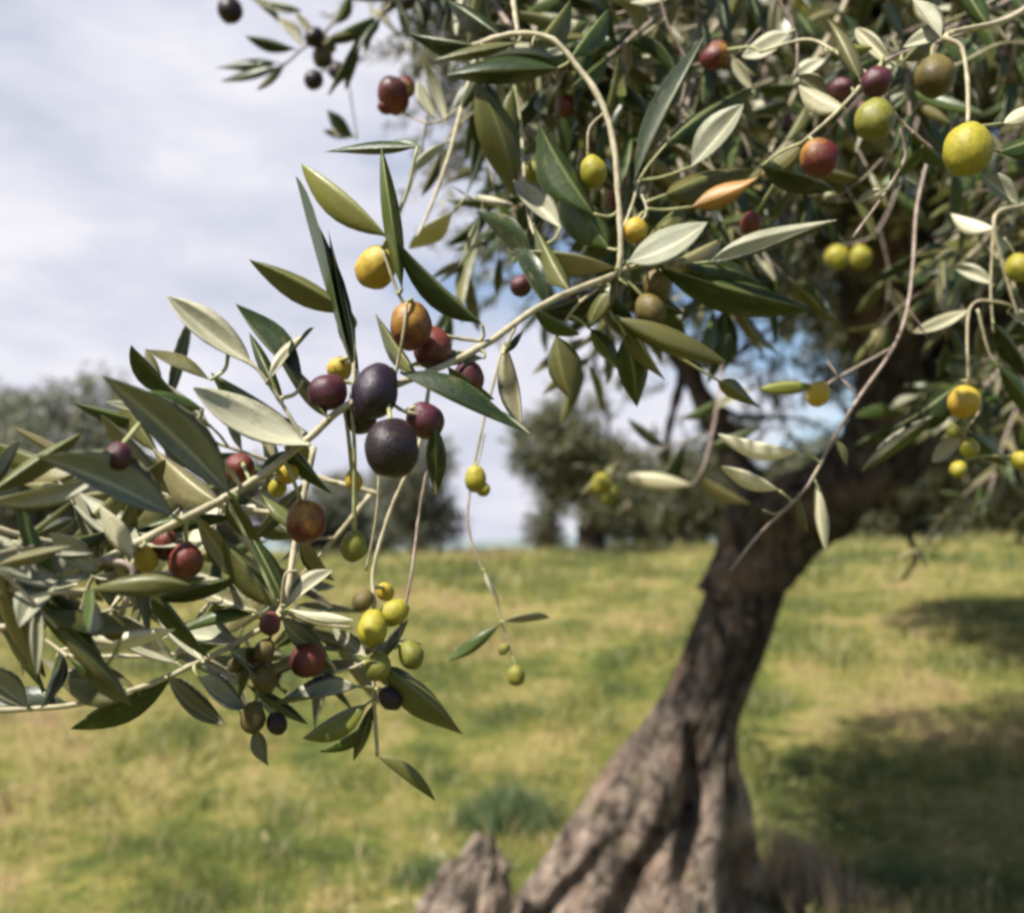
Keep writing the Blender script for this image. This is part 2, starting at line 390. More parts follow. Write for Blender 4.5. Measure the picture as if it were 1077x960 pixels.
# ------------------------------------------------------------------ branches traced or grown
def px_stem(pts):
    """pts (px,py,d) -> smooth path + same path in pixels"""
    path = spline([P(*p) for p in pts], 8)
    pix = spline([Vector(p) for p in pts], 8)
    return path, pix
NL = [0]
def branch(label, stems, leaves=(), olives=(), m='stem', group='olive branches hanging into the view', dd=.012, seed=1, name='olive_branch'):
    """stems: list of (pts, r0mm, r1mm[, material]); leaves: (bx,by,tx,ty,w,type[,ddepth_tip[,ddepth_base]]); olives: (x,y,r,type[,depth])"""
    rnd = random.Random(seed)
    S = [px_stem(s[0]) for s in stems]
    rt = root(name, S[0][0][0], label, 'branch', group)
    for i, s in enumerate(stems):
        tube('stem' if i == 0 else 'twig', S[i][0], s[1] / 1000, s[2] / 1000, M[s[3] if len(s) > 3 else m], rt, 8)
    allp = [(pp, pw) for pt, px in S for pp, pw in zip(px, pt)]
    def near(x, y):
        return min(allp, key=lambda a: (a[0].x - x) ** 2 + (a[0].y - y) ** 2)
    for lf in leaves:
        bx, by, tx, ty_, w, t = lf[:6]
        if NL[0] >= 0:
            a = near(bx, by); d0 = a[0].z + rnd.uniform(-.004, .004) + (lf[7] if len(lf) > 7 else 0)
            d1 = d0 + (lf[6] if len(lf) > 6 else rnd.uniform(-dd, dd))
            b, tp = P(bx, by, d0), P(tx, ty_, d1)
            o = add_leaf(rt, b, tp, w * (d0 + d1) / 2 / F, t, rnd=rnd)
            if t in 'YRC': o['label'] = {'Y': 'yellow-green leaf', 'R': 'orange leaf', 'C': 'cream coloured leaf'}[t]
            if o is not None and (a[1] - b).length > .0015:
                mid = (a[1] + b) / 2 - (tp - b).normalized() * min(.002, (a[1] - b).length * .2)
                tube('petiole', spline([a[1], mid, b + (tp - b) * .01], 4), .0008, .0006, M['stem_green'], o, 6, 0)
    for ov in olives:
        x, y, r, t = ov[:4]
        ax, ay = (ov[5], ov[6]) if len(ov) > 6 else (x, y - r * .6)
        a = near(ax, ay); d = ov[4] if len(ov) > 4 and ov[4] else a[0].z + rnd.uniform(-.008, .004)
        add_olive(rt, P(x, y, d), r * d / F, t, a[1], rnd=rnd)
    return rt

def grow(label, pts, r0, ntw, tlen, leaf, seed, m='stem', nol=0, olt=('green',), types='GGGGGLO', droop=.5, spacing=.016, group='leafy olive branches around the view', maxleaf=96, name='olive_branch', spread=1.0):
    """a naturally growing branch: stem, side twigs, paired leaves, a few olives"""
    rnd = random.Random(seed)
    path, _ = px_stem(pts); rt = root(name, path[0], label, 'branch', group)
    tube('stem', path, r0 / 1000, r0 / 3000, M[m], rt, 8)
    n = len(path); runs = [path[n // 3:]]
    for i in range(ntw):
        k = int(n * (.12 + .85 * (i + .5) / ntw)); k = min(k, n - 2); p = path[k]
        t = (path[k + 1] - path[k]).normalized(); s = t.orthogonal().normalized()
        s = Quaternion(t, rnd.uniform(0, 6.28)) @ s
        d = (t * .7 + s * spread).normalized(); L = tlen * rnd.uniform(.6, 1.2); q = [p]
        for j in range(4):
            d = (d + Vector((rnd.uniform(-.2, .2), rnd.uniform(-.2, .2), -droop * .35 + rnd.uniform(-.15, .15)))).normalized()
            q.append(q[-1] + d * L / 4)
        sp_ = spline(q, 4); tube('twig', sp_, r0 / 2200, .0006, M[m], rt, 6, .15); runs.append(sp_)
    cnt = 0; total = sum(sum((a[i + 1] - a[i]).length for i in range(len(a) - 1)) for a in runs)
    spacing = max(spacing, total * 2 / maxleaf)
    for run in runs:
        acc = 0; ang = rnd.uniform(0, 6.28)
        for i in range(len(run) - 1):
            seg = (run[i + 1] - run[i]); acc += seg.length
            while acc > spacing and cnt < maxleaf:
                acc -= spacing; ang += math.pi / 2 + rnd.uniform(-.4, .4); t = seg.normalized()
                for s in (0, math.pi):
                    if rnd.random() < .1 or cnt >= maxleaf: continue
                    o = Quaternion(t, ang + s) @ t.orthogonal().normalized()
                    d = (t * rnd.uniform(.4, 1.0) + o * rnd.uniform(.5, 1.0) + Vector((0, 0, -.25 * droop))).normalized()
                    L = leaf * rnd.uniform(.6, 1.15); b = run[i] + seg * rnd.random()
                    ty = rnd.choice(types)
                    add_leaf(rt, b, b + d * L, L * rnd.uniform(.115, .19), ty, roll=rnd.gauss(0, .8), rnd=rnd); cnt += 1
        add_leaf(rt, run[-1], run[-1] + (run[-1] - run[-2]).normalized() * leaf * .9, leaf * .17, 'G', rnd=rnd)
    for i in range((nol + 1) // 2):
        run = rnd.choice(runs); k = rnd.randrange(len(run) // 3, len(run)); a = run[k]
        c = a + Vector((rnd.uniform(-.008, .008), rnd.uniform(-.008, .008), -rnd.uniform(.012, .024)))
        add_olive(rt, c, rnd.uniform(.0055, .0078), rnd.choice(olt), a, rnd=rnd)
    return rt

# ================================================================== FOREGROUND, traced branches
# A: the long branch with the dark olives
branch('long olive branch in sharp focus carrying the big black olive and purple olives',
 [([(648, 288, .45), (572, 320, .41), (511, 362, .385), (450, 392, .365), (369, 424, .345), (320, 465, .34), (255, 513, .33), (180, 552, .315), (100, 592, .30), (0, 622, .28), (-60, 640, .27)], 1.4, 1.3),
  ([(511, 360, .385), (460, 350, .38), (425, 320, .38), (402, 262, .38)], .8, .6),
  ([(369, 424, .345), (372, 395, .35), (372, 345, .355)], .8, .6),
  ([(415, 400, .355), (425, 345, .352), (428, 318, .352)], .6, .5),
  ([(400, 408, .355), (420, 430, .345), (455, 448, .35), (458, 520, .355)], .7, .6),
  ([(320, 465, .34), (300, 430, .34), (270, 388, .34), (240, 372, .34)], .8, .5),
  ([(255, 513, .33), (222, 470, .32), (180, 430, .315)], .8, .6),
  ([(110, 588, .30), (140, 600, .30), (128, 645, .30)], 1.3, 1.0, 'stem_brown'),
  ([(545, 338, .40), (532, 365, .40)], .6, .5)],
 leaves=[(370, 330, 262, 273, 27, 'G', .0), (374, 398, 311, 186, 17, 'L', .01), (376, 392, 345, 240, 15, 'G', .0), (423, 305, 401, 155, 20, 'Y', .0),
  (408, 250, 317, 172, 27, 'Y', .01), (440, 154, 340, 160, 15, 'D', .005), (508, 341, 416, 252, 25, 'G', -.01), (420, 392, 557, 456, 22, 'D', -.005),
  (510, 377, 428, 386, 17, 'L', 0), (532, 362, 548, 450, 19, 'L', 0), (530, 372, 551, 346, 9, 'G', 0),
  (266, 383, 176, 312, 32, 'L', .0), (222, 400, 153, 368, 11, 'D', .0), (214, 430, 140, 412, 20, 'D', -.01), (320, 400, 248, 320, 22, 'G', .005),
  (312, 445, 222, 392, 23, 'G', .01), (325, 468, 203, 408, 38, 'L', -.01), (242, 520, 108, 396, 46, 'L', -.03, -.02), (185, 545, 38, 480, 44, 'L', -.03, -.02),
  (140, 585, 104, 530, 24, 'C', .0), (100, 600, 52, 560, 26, 'L', -.01), (95, 606, -20, 578, 42, 'L', -.02), (60, 604, 16, 522, 16, 'G', .0),
  (112, 702, 34, 628, 26, 'G', -.01, .0), (60, 608, 20, 660, 30, 'L', -.02), (293, 638, 234, 568, 32, 'G', .0), (300, 470, 350, 520, 20, 'G', .02),
  (457, 445, 458, 522, 22, 'D', .01), (330, 462, 262, 440, 22, 'L', .01), (345, 440, 290, 372, 18, 'G', .02), (378, 395, 352, 322, 14, 'L', .02),
  (440, 395, 395, 330, 16, 'G', .03), (230, 528, 160, 470, 34, 'O', .02), (150, 575, 60, 505, 34, 'L', .02), (120, 590, 175, 640, 24, 'L', .02),
  (35, 615, -25, 560, 30, 'L', 0), (45, 618, 85, 680, 20, 'G', .01), (270, 505, 318, 470, 16, 'D', .01), (240, 518, 275, 570, 20, 'G', .02), (205, 540, 250, 605, 26, 'L', .03),
  (470, 385, 520, 420, 14, 'G', .03), (575, 322, 540, 262, 22, 'D', .02), (600, 306, 560, 235, 26, 'G', .03), (560, 325, 610, 352, 16, 'G', .02),
  (300, 430, 262, 350, 14, 'G', .02), (282, 400, 330, 345, 12, 'L', .02)],
 olives=[(412, 470, 31, 'black', .325, 400, 420), (395, 411, 26, 'blue', .345, 415, 395), (379, 437, 18, 'black', .35, 369, 424), (447, 442, 21, 'purple', .352, 430, 435),
  (345, 412, 21, 'purple', .345, 369, 405), (357, 388, 14, 'yellow', .365, 372, 380), (432, 342, 24, 'redyellow', .36, 428, 318), (455, 366, 22, 'red', .375, 450, 350),
  (493, 398, 18, 'purple', .39, 500, 370), (396, 281, 22, 'yellow', .39, 408, 270), (195, 589, 19, 'red', .32, 200, 545), (174, 573, 15, 'red', .325, 185, 550), (153, 587, 14, 'yellow', .32, 150, 568),
  (125, 479, 15, 'purple', .28, 180, 430), (303, 497, 12, 'yellow', .35, 300, 480), (322, 548, 23, 'redyellow', .345, 300, 482), (372, 574, 15, 'green', .35, 369, 430),
  (252, 492, 17, 'red', .345, 262, 508), (372, 505, 10, 'yellow', .36, 365, 430), (120, 660, 12, 'brown', .30, 128, 645), (292, 512, 10, 'lemon', .36, 290, 488)],
 seed=5)

# B: lower hanging branchlet with green olives
branch('lower drooping branch ending in dark brown olives and long pale leaves over the grass',
 [([(330, 470, .40), (312, 560, .39), (296, 640, .375), (255, 672, .37), (205, 698, .36), (150, 722, .35), (70, 742, .34), (-40, 748, .33)], 1.3, 1.0),
  ([(296, 640, .375), (285, 668, .375), (272, 712, .375), (268, 768, .375)], .8, .6, 'stem_brown'),
  ([(296, 640, .375), (300, 605, .37), (312, 600, .37)], .7, .5),
  ([(296, 642, .375), (330, 655, .38), (370, 660, .385)], .8, .6)],
 leaves=[(266, 645, 171, 671, 18, 'D', .0), (268, 642, 196, 610, 26, 'L', .01), (186, 697, 84, 640, 30, 'L', -.01), (146, 726, 58, 712, 42, 'O', -.01),
  (48, 728, -6, 640, 13, 'G', 0), (72, 738, -20, 742, 24, 'D', 0), (182, 712, 74, 766, 24, 'G', .0), (215, 696, 165, 640, 20, 'L', .02),
  (176, 712, 238, 762, 26, 'L', .02), (208, 712, 258, 744, 28, 'L', .02), (302, 640, 372, 652, 11, 'C', 0), (268, 766, 283, 806, 19, 'O', 0), (262, 680, 248, 745, 14, 'D', .01),
  (250, 678, 180, 668, 28, 'L', .02), (120, 732, 40, 690, 24, 'L', .01), (30, 744, -30, 700, 30, 'L', -.01), (295, 648, 345, 690, 22, 'L', .03), (240, 682, 300, 730, 28, 'L', .03),
  (300, 636, 262, 560, 24, 'G', .01), (300, 640, 350, 600, 16, 'L', .02), (318, 560, 275, 520, 20, 'G', .01), (316, 560, 352, 610, 18, 'L', .02)],
 olives=[(284, 655, 12, 'red'), (278, 684, 12, 'brown'), (249, 698, 9, 'brown', .375, 275, 690), (278, 713, 14, 'brown'), (266, 754, 14, 'brown', .37, 272, 730), (291, 760, 11, 'black', .37, 270, 740), (262, 690, 9, 'redyellow', .375, 275, 685)],
 seed=8)
branch('slim hanging twigs with a clump of yellow-green olives below the big black olive',
 [([(452, 400, .42), (440, 470, .41), (413, 530, .405), (393, 598, .40), (394, 640, .395), (393, 715, .39), (397, 795, .39)], .9, .8),
  ([(458, 440, .42), (446, 510, .41), (440, 546, .41), (432, 607, .40), (418, 676, .40)], .7, .6, 'stem_brown'),
  ([(394, 690, .392), (375, 700, .39), (350, 708, .388)], .8, .5), ([(400, 470, .41), (396, 540, .41), (385, 600, .41)], .6, .5)],
 leaves=[(400, 698, 487, 772, 32, 'G', .0), (397, 795, 458, 842, 14, 'D', .0), (378, 722, 284, 742, 24, 'L', .0), (386, 740, 318, 776, 26, 'Y', .0), (385, 700, 320, 706, 12, 'L', .01),
  (388, 760, 335, 790, 14, 'G', .01), (404, 700, 455, 745, 20, 'G', .02), (385, 690, 350, 660, 18, 'L', .01), (392, 740, 372, 800, 14, 'D', .01), (396, 700, 430, 650, 12, 'G', .015)],
 olives=[(392, 660, 17, 'lemon', .39), (415, 644, 14, 'lemon', .40, 425, 640), (382, 631, 11, 'brown'), (432, 688, 14, 'green', .395, 420, 676), (397, 700, 15, 'green', .385), (324, 694, 19, 'red', .385, 350, 700), (410, 734, 12, 'black', .39, 395, 725), (405, 622, 10, 'yellow', .41)],
 seed=9, m='stem')
branch('hair-thin twig dangling alone with one narrow black leaf and a tiny green olive',
 [([(530, 362, .50), (505, 460, .50), (492, 545, .50), (508, 600, .50), (521, 622, .50), (527, 655, .50), (534, 672, .50)], .7, .45),
  ([(527, 655, .50), (533, 668, .50), (538, 690, .50)], .4, .35), ([(510, 455, .50), (506, 475, .50), (503, 488, .50)], .4, .35)],
 leaves=[(526, 656, 469, 695, 13, 'D', .0), (530, 653, 578, 650, 9, 'O', .05), (509, 600, 521, 632, 6, 'C', .0)],
 olives=[(543, 710, 10, 'green', .5, 538, 690), (530, 682, 6, 'green', .5), (500, 503, 12, 'lemon', .5, 503, 488), (508, 514, 8, 'lemon', .5)], seed=10)

# C: upper-left sprig against the sky
branch('small sprig of black olives and dark leaves against the pale sky',
 [([(420, -60, 1.0), (372, -10, .95), (345, 30, .92), (320, 50, .9), (296, 70, .9), (262, 80, .9)], 1.6, .9, 'stem_brown'),
  ([(345, 30, .92), (338, 50, .92), (345, 78, .92)], .9, .7), ([(300, -40, .95), (262, -10, .92), (246, 0, .92)], 1.0, .8), ([(372, -10, .95), (390, 8, .94), (388, 22, .94)], .9, .7),
  ([(365, 70, .92), (370, 110, .92), (376, 145, .92)], .7, .6), ([(345, 60, .92), (365, 72, .92)], .7, .6)],
 leaves=[(292, 66, 224, 72, 13, 'D'), (296, 70, 231, 86, 11, 'G'), (312, 52, 258, 38, 12, 'G'), (318, 50, 292, 20, 12, 'L'), (352, 26, 368, -6, 13, 'G'), (372, 145, 344, 116, 15, 'D'), (374, 143, 340, 138, 10, 'L'),
  (300, 66, 270, 95, 8, 'O'), (262, -5, 300, 30, 11, 'L'), (266, 0, 318, 12, 9, 'L'), (388, 10, 420, 40, 10, 'L'), (330, 44, 310, 12, 9, 'L')],
 olives=[(242, 11, 14, 'black', .9), (331, 39, 11, 'black', .9), (339, 60, 11, 'brown', .91), (330, 84, 11, 'black', .9), (355, 75, 10, 'black', .9), (385, 32, 10, 'green', .92), (345, 48, 9, 'brown', .93)], seed=12)
branch('thin pale twigs crossing the sky gap left of the large hanging dark leaves',
 [([(500, 60, .6), (486, 112, .58), (470, 170, .56), (452, 220, .55), (438, 250, .54)], 1.5, .8),
  ([(450, 120, .6), (443, 158, .58), (432, 195, .57), (418, 222, .57)], .8, .6, 'stem_dark'), ([(486, 112, .58), (455, 130, .59), (420, 118, .60)], .8, .6),
  ([(535, 215, .55), (500, 210, .56), (476, 196, .57)], .8, .5, 'stem_dark')],
 leaves=[(478, 222, 430, 262, 14, 'C', .05), (500, 206, 540, 215, 10, 'C'), (444, 156, 410, 150, 9, 'D'), (505, 228, 478, 290, 10, 'L'), (470, 150, 430, 185, 10, 'L'), (460, 125, 440, 85, 14, 'L'), (470, 130, 445, 60, 16, 'L'), (484, 118, 520, 60, 14, 'G')],
 olives=[(414, 101, 18, 'red', .6), (426, 92, 12, 'redyellow', .62), (408, 112, 9, 'redyellow', .6)], seed=13)

# D: thick white twig curving down to the leaf rosette
branch('pale whitish twig arching down to a rosette of broad green leaves at picture centre',
 [([(470, 60, .50), (510, 44, .49), (545, 36, .48), (581, 42, .475), (611, 75, .47), (634, 111, .465), (646, 156, .46), (650, 209, .455), (653, 260, .45), (650, 292, .45)], 1.5, 1.4),
  ([(545, 36, .48), (540, 0, .49), (538, -50, .5)], 1.3, 1.6), ([(649, 285, .45), (685, 277, .45), (720, 276, .45)], 1.2, .8),
  ([(634, 120, .465), (620, 135, .46), (618, 160, .46)], .6, .5), ([(652, 250, .455), (665, 215, .47), (672, 190, .48)], .8, .6), ([(548, 130, .52), (552, 190, .5), (558, 236, .49), (572, 258, .48), (600, 285, .47)], .8, .7),
  ([(675, 205, .47), (680, 222, .46), (672, 236, .455)], .5, .5), ([(650, 290, .45), (640, 320, .45), (645, 335, .45)], .9, .7), ([(650, 290, .45), (610, 318, .45), (590, 345, .45)], .8, .6)],
 leaves=[(648, 282, 536, 266, 15, 'O', .0), (660, 276, 744, 234, 36, 'L', -.01), (745, 276, 880, 232, 22, 'L', -.01), (690, 278, 854, 326, 38, 'G', .0), (650, 290, 618, 346, 22, 'G', .0),
  (645, 333, 764, 382, 26, 'D', .0), (585, 352, 601, 420, 36, 'G', .0), (658, 352, 670, 428, 34, 'D', .02), (667, 192, 741, 38, 20, 'D', .0), (625, 226, 566, 128, 38, 'G', .01),
  (588, 72, 468, 80, 28, 'D', .0), (506, 50, 427, 36, 20, 'G', .01), (545, 45, 455, 64, 14, 'D', .0), (500, 84, 542, 208, 40, 'D', .01), (541, 90, 545, 168, 19, 'D', .0),
  (562, 288, 500, 222, 36, 'D', .03), (727, 176, 782, 110, 30, 'L', -.01), (700, 205, 795, 178, 40, 'G', .03), (727, 218, 798, 186, 25, 'R', -.01), (700, 152, 792, 92, 34, 'G', .02),
  (755, 400, 802, 430, 20, 'D', .02), (672, 262, 720, 210, 26, 'G', .02), (640, 262, 585, 195, 40, 'G', .02), (660, 300, 720, 330, 26, 'G', .02), (640, 300, 560, 330, 24, 'G', .01),
  (630, 300, 668, 362, 26, 'G', .02), (655, 335, 700, 400, 22, 'G', .01), (700, 282, 760, 250, 24, 'O', .02), (720, 280, 800, 300, 26, 'G', .02), (560, 50, 600, 0, 20, 'G', .02), (600, 62, 640, 10, 20, 'G', .02), (530, 40, 470, 0, 22, 'G', .02),
  (620, 345, 660, 400, 20, 'D', .02), (590, 240, 540, 190, 26, 'L', .02), (560, 240, 600, 180, 20, 'G', .03)],
 olives=[(624, 180, 15, 'lemon', .46, 618, 160), (668, 242, 14, 'yellow', .455, 680, 222), (605, 322, 15, 'purple', .46), (684, 326, 17, 'brown', .45, 660, 300), (562, 182, 14, 'green', .52), (690, 300, 18, 'brown', .46, 690, 278), (548, 300, 12, 'purple', .48)],
 seed=21)

# E: right-hand olives
branch('twig cluster with a bright yellow olive hanging at upper right',
 [([(1120, -20, .46), (1060, 20, .44), (997, 36, .42), (1012, 52, .415), (1018, 90, .41), (1018, 132, .405)], 1.4, .8, 'stem'),
  ([(1077, 10, .5), (1030, 30, .49), (940, 60, .48), (915, 80, .47)], 1.3, .9, 'stem_brown'),
  ([(915, 80, .47), (880, 118, .46), (844, 150, .46)], 1.0, .8), ([(915, 80, .47), (870, 50, .48), (845, 42, .49), (800, 55, .5)], 1.0, .7),
  ([(925, 100, .47), (950, 130, .47), (982, 158, .47)], 1.0, .7, 'stem_brown'), ([(948, 135, .47), (952, 165, .47), (933, 200, .47), (897, 250, .47)], .9, .6, 'stem_brown'),
  ([(800, -30, .5), (824, 10, .5), (838, 40, .5), (838, 80, .5)], 1.1, .8, 'stem_brown')],
 leaves=[(800, 175, 880, 200, 32, 'G', .03), (1030, 182, 1072, 215, 20, 'L', .0), (1055, 130, 1100, 112, 18, 'C', .0), (1050, 160, 1110, 140, 26, 'G', .0), (870, 55, 918, 50, 16, 'Y', .0),
  (838, 80, 870, 98, 16, 'L', .0), (845, 150, 800, 185, 22, 'O', .01), (890, 115, 840, 90, 22, 'C', .01), (950, 65, 990, 20, 22, 'G', .01), (970, 155, 935, 190, 22, 'D', .02), (830, 35, 780, 60, 22, 'L', .02),
  (990, 40, 960, 0, 18, 'L', .01), (1040, 30, 1010, -20, 20, 'G', .01), (905, 85, 870, 20, 20, 'O', .02), (940, 70, 900, 30, 18, 'L', .02), (1000, 36, 950, 50, 18, 'L', .02), (960, 140, 1010, 180, 20, 'G', .03), (930, 200, 900, 215, 10, 'L', .02)],
 olives=[(1018, 157, 27, 'lemon', .40), (920, 125, 22, 'green', .44, 918, 82), (922, 86, 17, 'purple', .45, 930, 70), (983, 80, 22, 'brown', .47, 985, 45), (861, 166, 21, 'redyellow', .45, 846, 146), (884, 93, 12, 'purple', .47), (752, 60, 14, 'redyellow', .52, 800, 55), (790, 235, 12, 'red', .52, 800, 180)],
 seed=22)
branch('whitish stalks with one orange-yellow olive above a green trio at right',
 [([(1120, 200, .6), (1080, 215, .58), (1046, 228, .56), (1056, 283, .56), (1072, 335, .56)], 1.3, .9),
  ([(1046, 228, .56), (1042, 300, .56), (1045, 350, .56)], .9, .6), ([(1080, 330, .57), (1050, 318, .56), (1020, 325, .56), (1018, 402, .55)], .9, .7),
  ([(1028, 325, .56), (1040, 370, .56), (1050, 385, .56)], .8, .5), ([(1018, 402, .55), (1030, 430, .56), (1015, 455, .56), (1016, 488, .56)], .6, .5), ([(1056, 250, .56), (1068, 268, .56)], .6, .5)],
 leaves=[(1012, 400, 934, 454, 30, 'G', .02), (993, 434, 906, 496, 8, 'L', .0), (1020, 325, 960, 350, 14, 'L', .0), (1045, 340, 1085, 400, 20, 'G', .02), (1046, 300, 1000, 280, 16, 'L', .02), (1060, 330, 1100, 350, 16, 'L'),
  (1015, 460, 980, 485, 18, 'L', .02), (1022, 455, 1060, 490, 18, 'G', .02), (1050, 385, 1090, 440, 20, 'G', .02), (1046, 240, 1000, 225, 16, 'C', .02)],
 olives=[(1014, 422, 18, 'yellow', .545), (1005, 452, 9, 'green', .55), (1019, 470, 11, 'lemon', .55), (1008, 493, 9, 'lemon', .55), (1072, 281, 15, 'lemon', .55), (1075, 484, 11, 'lemon', .56, 1016, 485)], seed=23)
branch('slender leafless twig slanting down across the dark trunk with one yellow olive',
 [([(975, 170, .62), (964, 220, .6), (960, 280, .58), (953, 330, .56), (938, 368, .55), (902, 420, .54), (877, 460, .53), (855, 502, .52), (838, 524, .52), (800, 560, .52), (768, 600, .52)], 1.0, .8, 'stem_brown'),
  ([(938, 366, .55), (905, 384, .55), (876, 400, .55), (866, 408, .55)], .8, .6, 'stem_brown'), ([(902, 418, .54), (892, 405, .54), (882, 396, .545), (870, 380, .55)], .7, .5, 'stem_brown'),
  ([(838, 524, .52), (818, 540, .52), (802, 536, .52)], .8, .5), ([(955, 325, .56), (970, 345, .56), (975, 355, .56)], .6, .4, 'stem_brown'), ([(855, 502, .52), (862, 515, .52)], .7, .5)],
 leaves=[(858, 505, 869, 582, 13, 'C', .0), (856, 405, 797, 409, 15, 'Y', .0), (878, 462, 890, 490, 9, 'O', .0), (820, 516, 758, 490, 15, 'C', .0), (842, 474, 755, 456, 18, 'C', .01), (840, 520, 850, 560, 9, 'D', .0)],
 olives=[(861, 414, 13, 'yellow', .55)], seed=24)
branch('short out-of-focus twig with two bright yellow-green olives before the dark limb',
 [([(975, 90, 1.3), (950, 180, 1.25), (925, 240, 1.2), (900, 256, 1.2), (880, 258, 1.2)], 1.6, .9, 'stem_brown'), ([(925, 240, 1.2), (935, 290, 1.2), (930, 340, 1.2)], 1, .8, 'stem_brown')],
 leaves=[(932, 300, 960, 350, 12, 'L'), (940, 200, 975, 240, 12, 'G'), (950, 180, 920, 200, 12, 'G'), (930, 330, 915, 380, 12, 'O'), (935, 290, 900, 330, 11, 'G')],
 olives=[(880, 270, 13, 'lemon', 1.15), (905, 270, 12, 'lemon', 1.18)], seed=25)
branch('blurred pale leaves on a low twig left of the trunk top',
 [([(760, 380, 1.2), (752, 440, 1.15), (740, 490, 1.1), (728, 510, 1.1)], 1.5, .9, 'stem_brown'), ([(748, 455, 1.15), (700, 470, 1.15), (640, 490, 1.15)], 1, .7, 'stem_brown')],
 leaves=[(728, 510, 655, 500, 18, 'C', .02), (700, 470, 660, 440, 12, 'G'), (745, 470, 800, 450, 12, 'G'), (720, 465, 690, 520, 13, 'G'), (735, 500, 790, 530, 13, 'O'), (650, 488, 610, 520, 12, 'O'), (755, 420, 715, 440, 12, 'G'), (752, 430, 790, 410, 12, 'L')],
 olives=[(632, 508, 11, 'lemon', 1.1, 645, 488), (640, 520, 10, 'green', 1.1, 645, 488)], seed=26)

# ================================================================== grown branches filling the canopy near the camera
G2 = [
 ('leafy branch crowding the top edge above the arching white twig', [(480, -140, .80), (500, -40, .72), (545, 40, .66), (600, 90, .62)], 3, 7, .10, .055, 31, 5, ('brown', 'green', 'purple')),
 ('leafy branch behind the arching white twig with small brown olives', [(640, -140, .95), (640, 0, .85), (610, 120, .78), (560, 230, .72)], 3, 8, .11, .055, 32, 6, ('brown', 'purple', 'green')),
 ('bushy branch behind the narrow black leaf and orange leaf', [(790, -140, 1.0), (760, 0, .9), (720, 120, .82), (720, 230, .76)], 3, 8, .11, .055, 33, 6, ('redyellow', 'brown', 'green')),
 ('branch with many fine leaves behind the red and yellow olive', [(930, -140, 1.05), (890, 0, .95), (830, 110, .86), (790, 220, .80)], 3, 8, .12, .055, 34, 6, ('redyellow', 'green', 'purple')),
 ('tangled branch in the top right corner above the bright yellow olive', [(1180, -80, .9), (1080, -10, .80), (1000, 30, .72), (930, 60, .66)], 3, 8, .10, .050, 35, 5, ('brown', 'purple')),
 ('branch entering from the right edge below the bright yellow olive', [(1240, 120, 1.1), (1140, 170, 1.0), (1060, 230, .92), (990, 300, .86)], 3, 7, .11, .055, 36, 4, ('lemon', 'green')),
 ('branch at the right edge behind the orange-yellow olive', [(1260, 260, 1.2), (1150, 320, 1.1), (1070, 370, 1.05), (1010, 440, 1.0)], 3, 7, .12, .055, 37, 4, ('lemon', 'green')),
 ('mid-distance hanging branch above the blue sky gap', [(740, -120, 1.5), (700, 60, 1.45), (680, 180, 1.4), (700, 300, 1.35)], 4, 8, .18, .055, 38, 4, ('brown', 'green')),
 ('mid-distance branch drooping from the top left of the dark limb', [(880, -120, 1.7), (810, 60, 1.6), (760, 200, 1.5), (740, 320, 1.45)], 4, 8, .15, .055, 39, 4, ('green', 'lemon')),
 ('hanging branch behind the large dark hanging leaves', [(600, -120, 1.3), (560, 40, 1.2), (530, 150, 1.1), (560, 260, 1.1)], 4, 8, .14, .055, 40, 4, ('purple', 'brown')),
 ('sparse branch hanging at the right edge over the dark treeline', [(1220, 250, 1.8), (1130, 350, 1.7), (1070, 430, 1.65), (1040, 520, 1.6)], 4, 7, .18, .055, 41, 5, ('lemon', 'green')),
 ('topmost left branch with dark leaves beside the black olive sprig', [(560, -160, .9), (480, -70, .85), (430, -20, .82), (400, 20, .80)], 2.2, 4, .06, .05, 42, 2, ('black', 'green')),
 ('thick leafy branch spreading along the top edge right of centre', [(820, -200, .75), (780, -60, .68), (700, 10, .64), (640, 60, .60)], 3, 7, .09, .055, 43, 4, ('brown', 'redyellow')),
 ('leafy branch behind the rosette of broad leaves', [(900, 60, .85), (820, 160, .80), (740, 230, .76), (660, 250, .74)], 3, 7, .10, .055, 44, 4, ('brown', 'green')),
 ('branch of grey leaves along the right side of the dark limb', [(1150, 20, 1.4), (1090, 90, 1.35), (1060, 170, 1.3), (1050, 250, 1.3)], 3, 8, .10, .055, 45, 3, ('green', 'brown')),
]
for lab, pts, r0, ntw, tl, lf, sd, nol, olt in G2:
    grow(lab, pts, r0, ntw, tl, lf, sd, m='stem_brown' if sd % 2 else 'stem', nol=nol, olt=olt)
branch('bare tan twigs criss-crossing the dense leaves at the top right',
 [([(1130, 60, .70), (1060, 45, .68), (1000, 70, .66), (960, 60, .65), (900, 40, .64)], 1.2, .7), ([(1000, 70, .66), (965, 110, .66), (930, 165, .66)], .9, .5, 'stem_brown'), ([(1060, 45, .68), (1030, 0, .68), (1015, -40, .68)], 1, .7),
  ([(960, 60, .65), (985, 30, .65), (1020, 12, .65)], .8, .5), ([(900, 40, .64), (870, 60, .64), (850, 110, .64)], .8, .5, 'stem_brown'), ([(930, 165, .66), (905, 190, .66), (870, 215, .66)], .7, .4, 'stem_brown')],
 leaves=[(870, 62, 830, 90, 14, 'L'), (985, 30, 960, -5, 13, 'O'), (930, 160, 975, 200, 14, 'L'), (1015, -20, 980, -40, 13, 'L'), (850, 108, 825, 150, 14, 'G'), (905, 188, 860, 180, 13, 'O'), (1020, 12, 1060, -10, 14, 'L'), (965, 110, 1000, 130, 12, 'O')], seed=27)
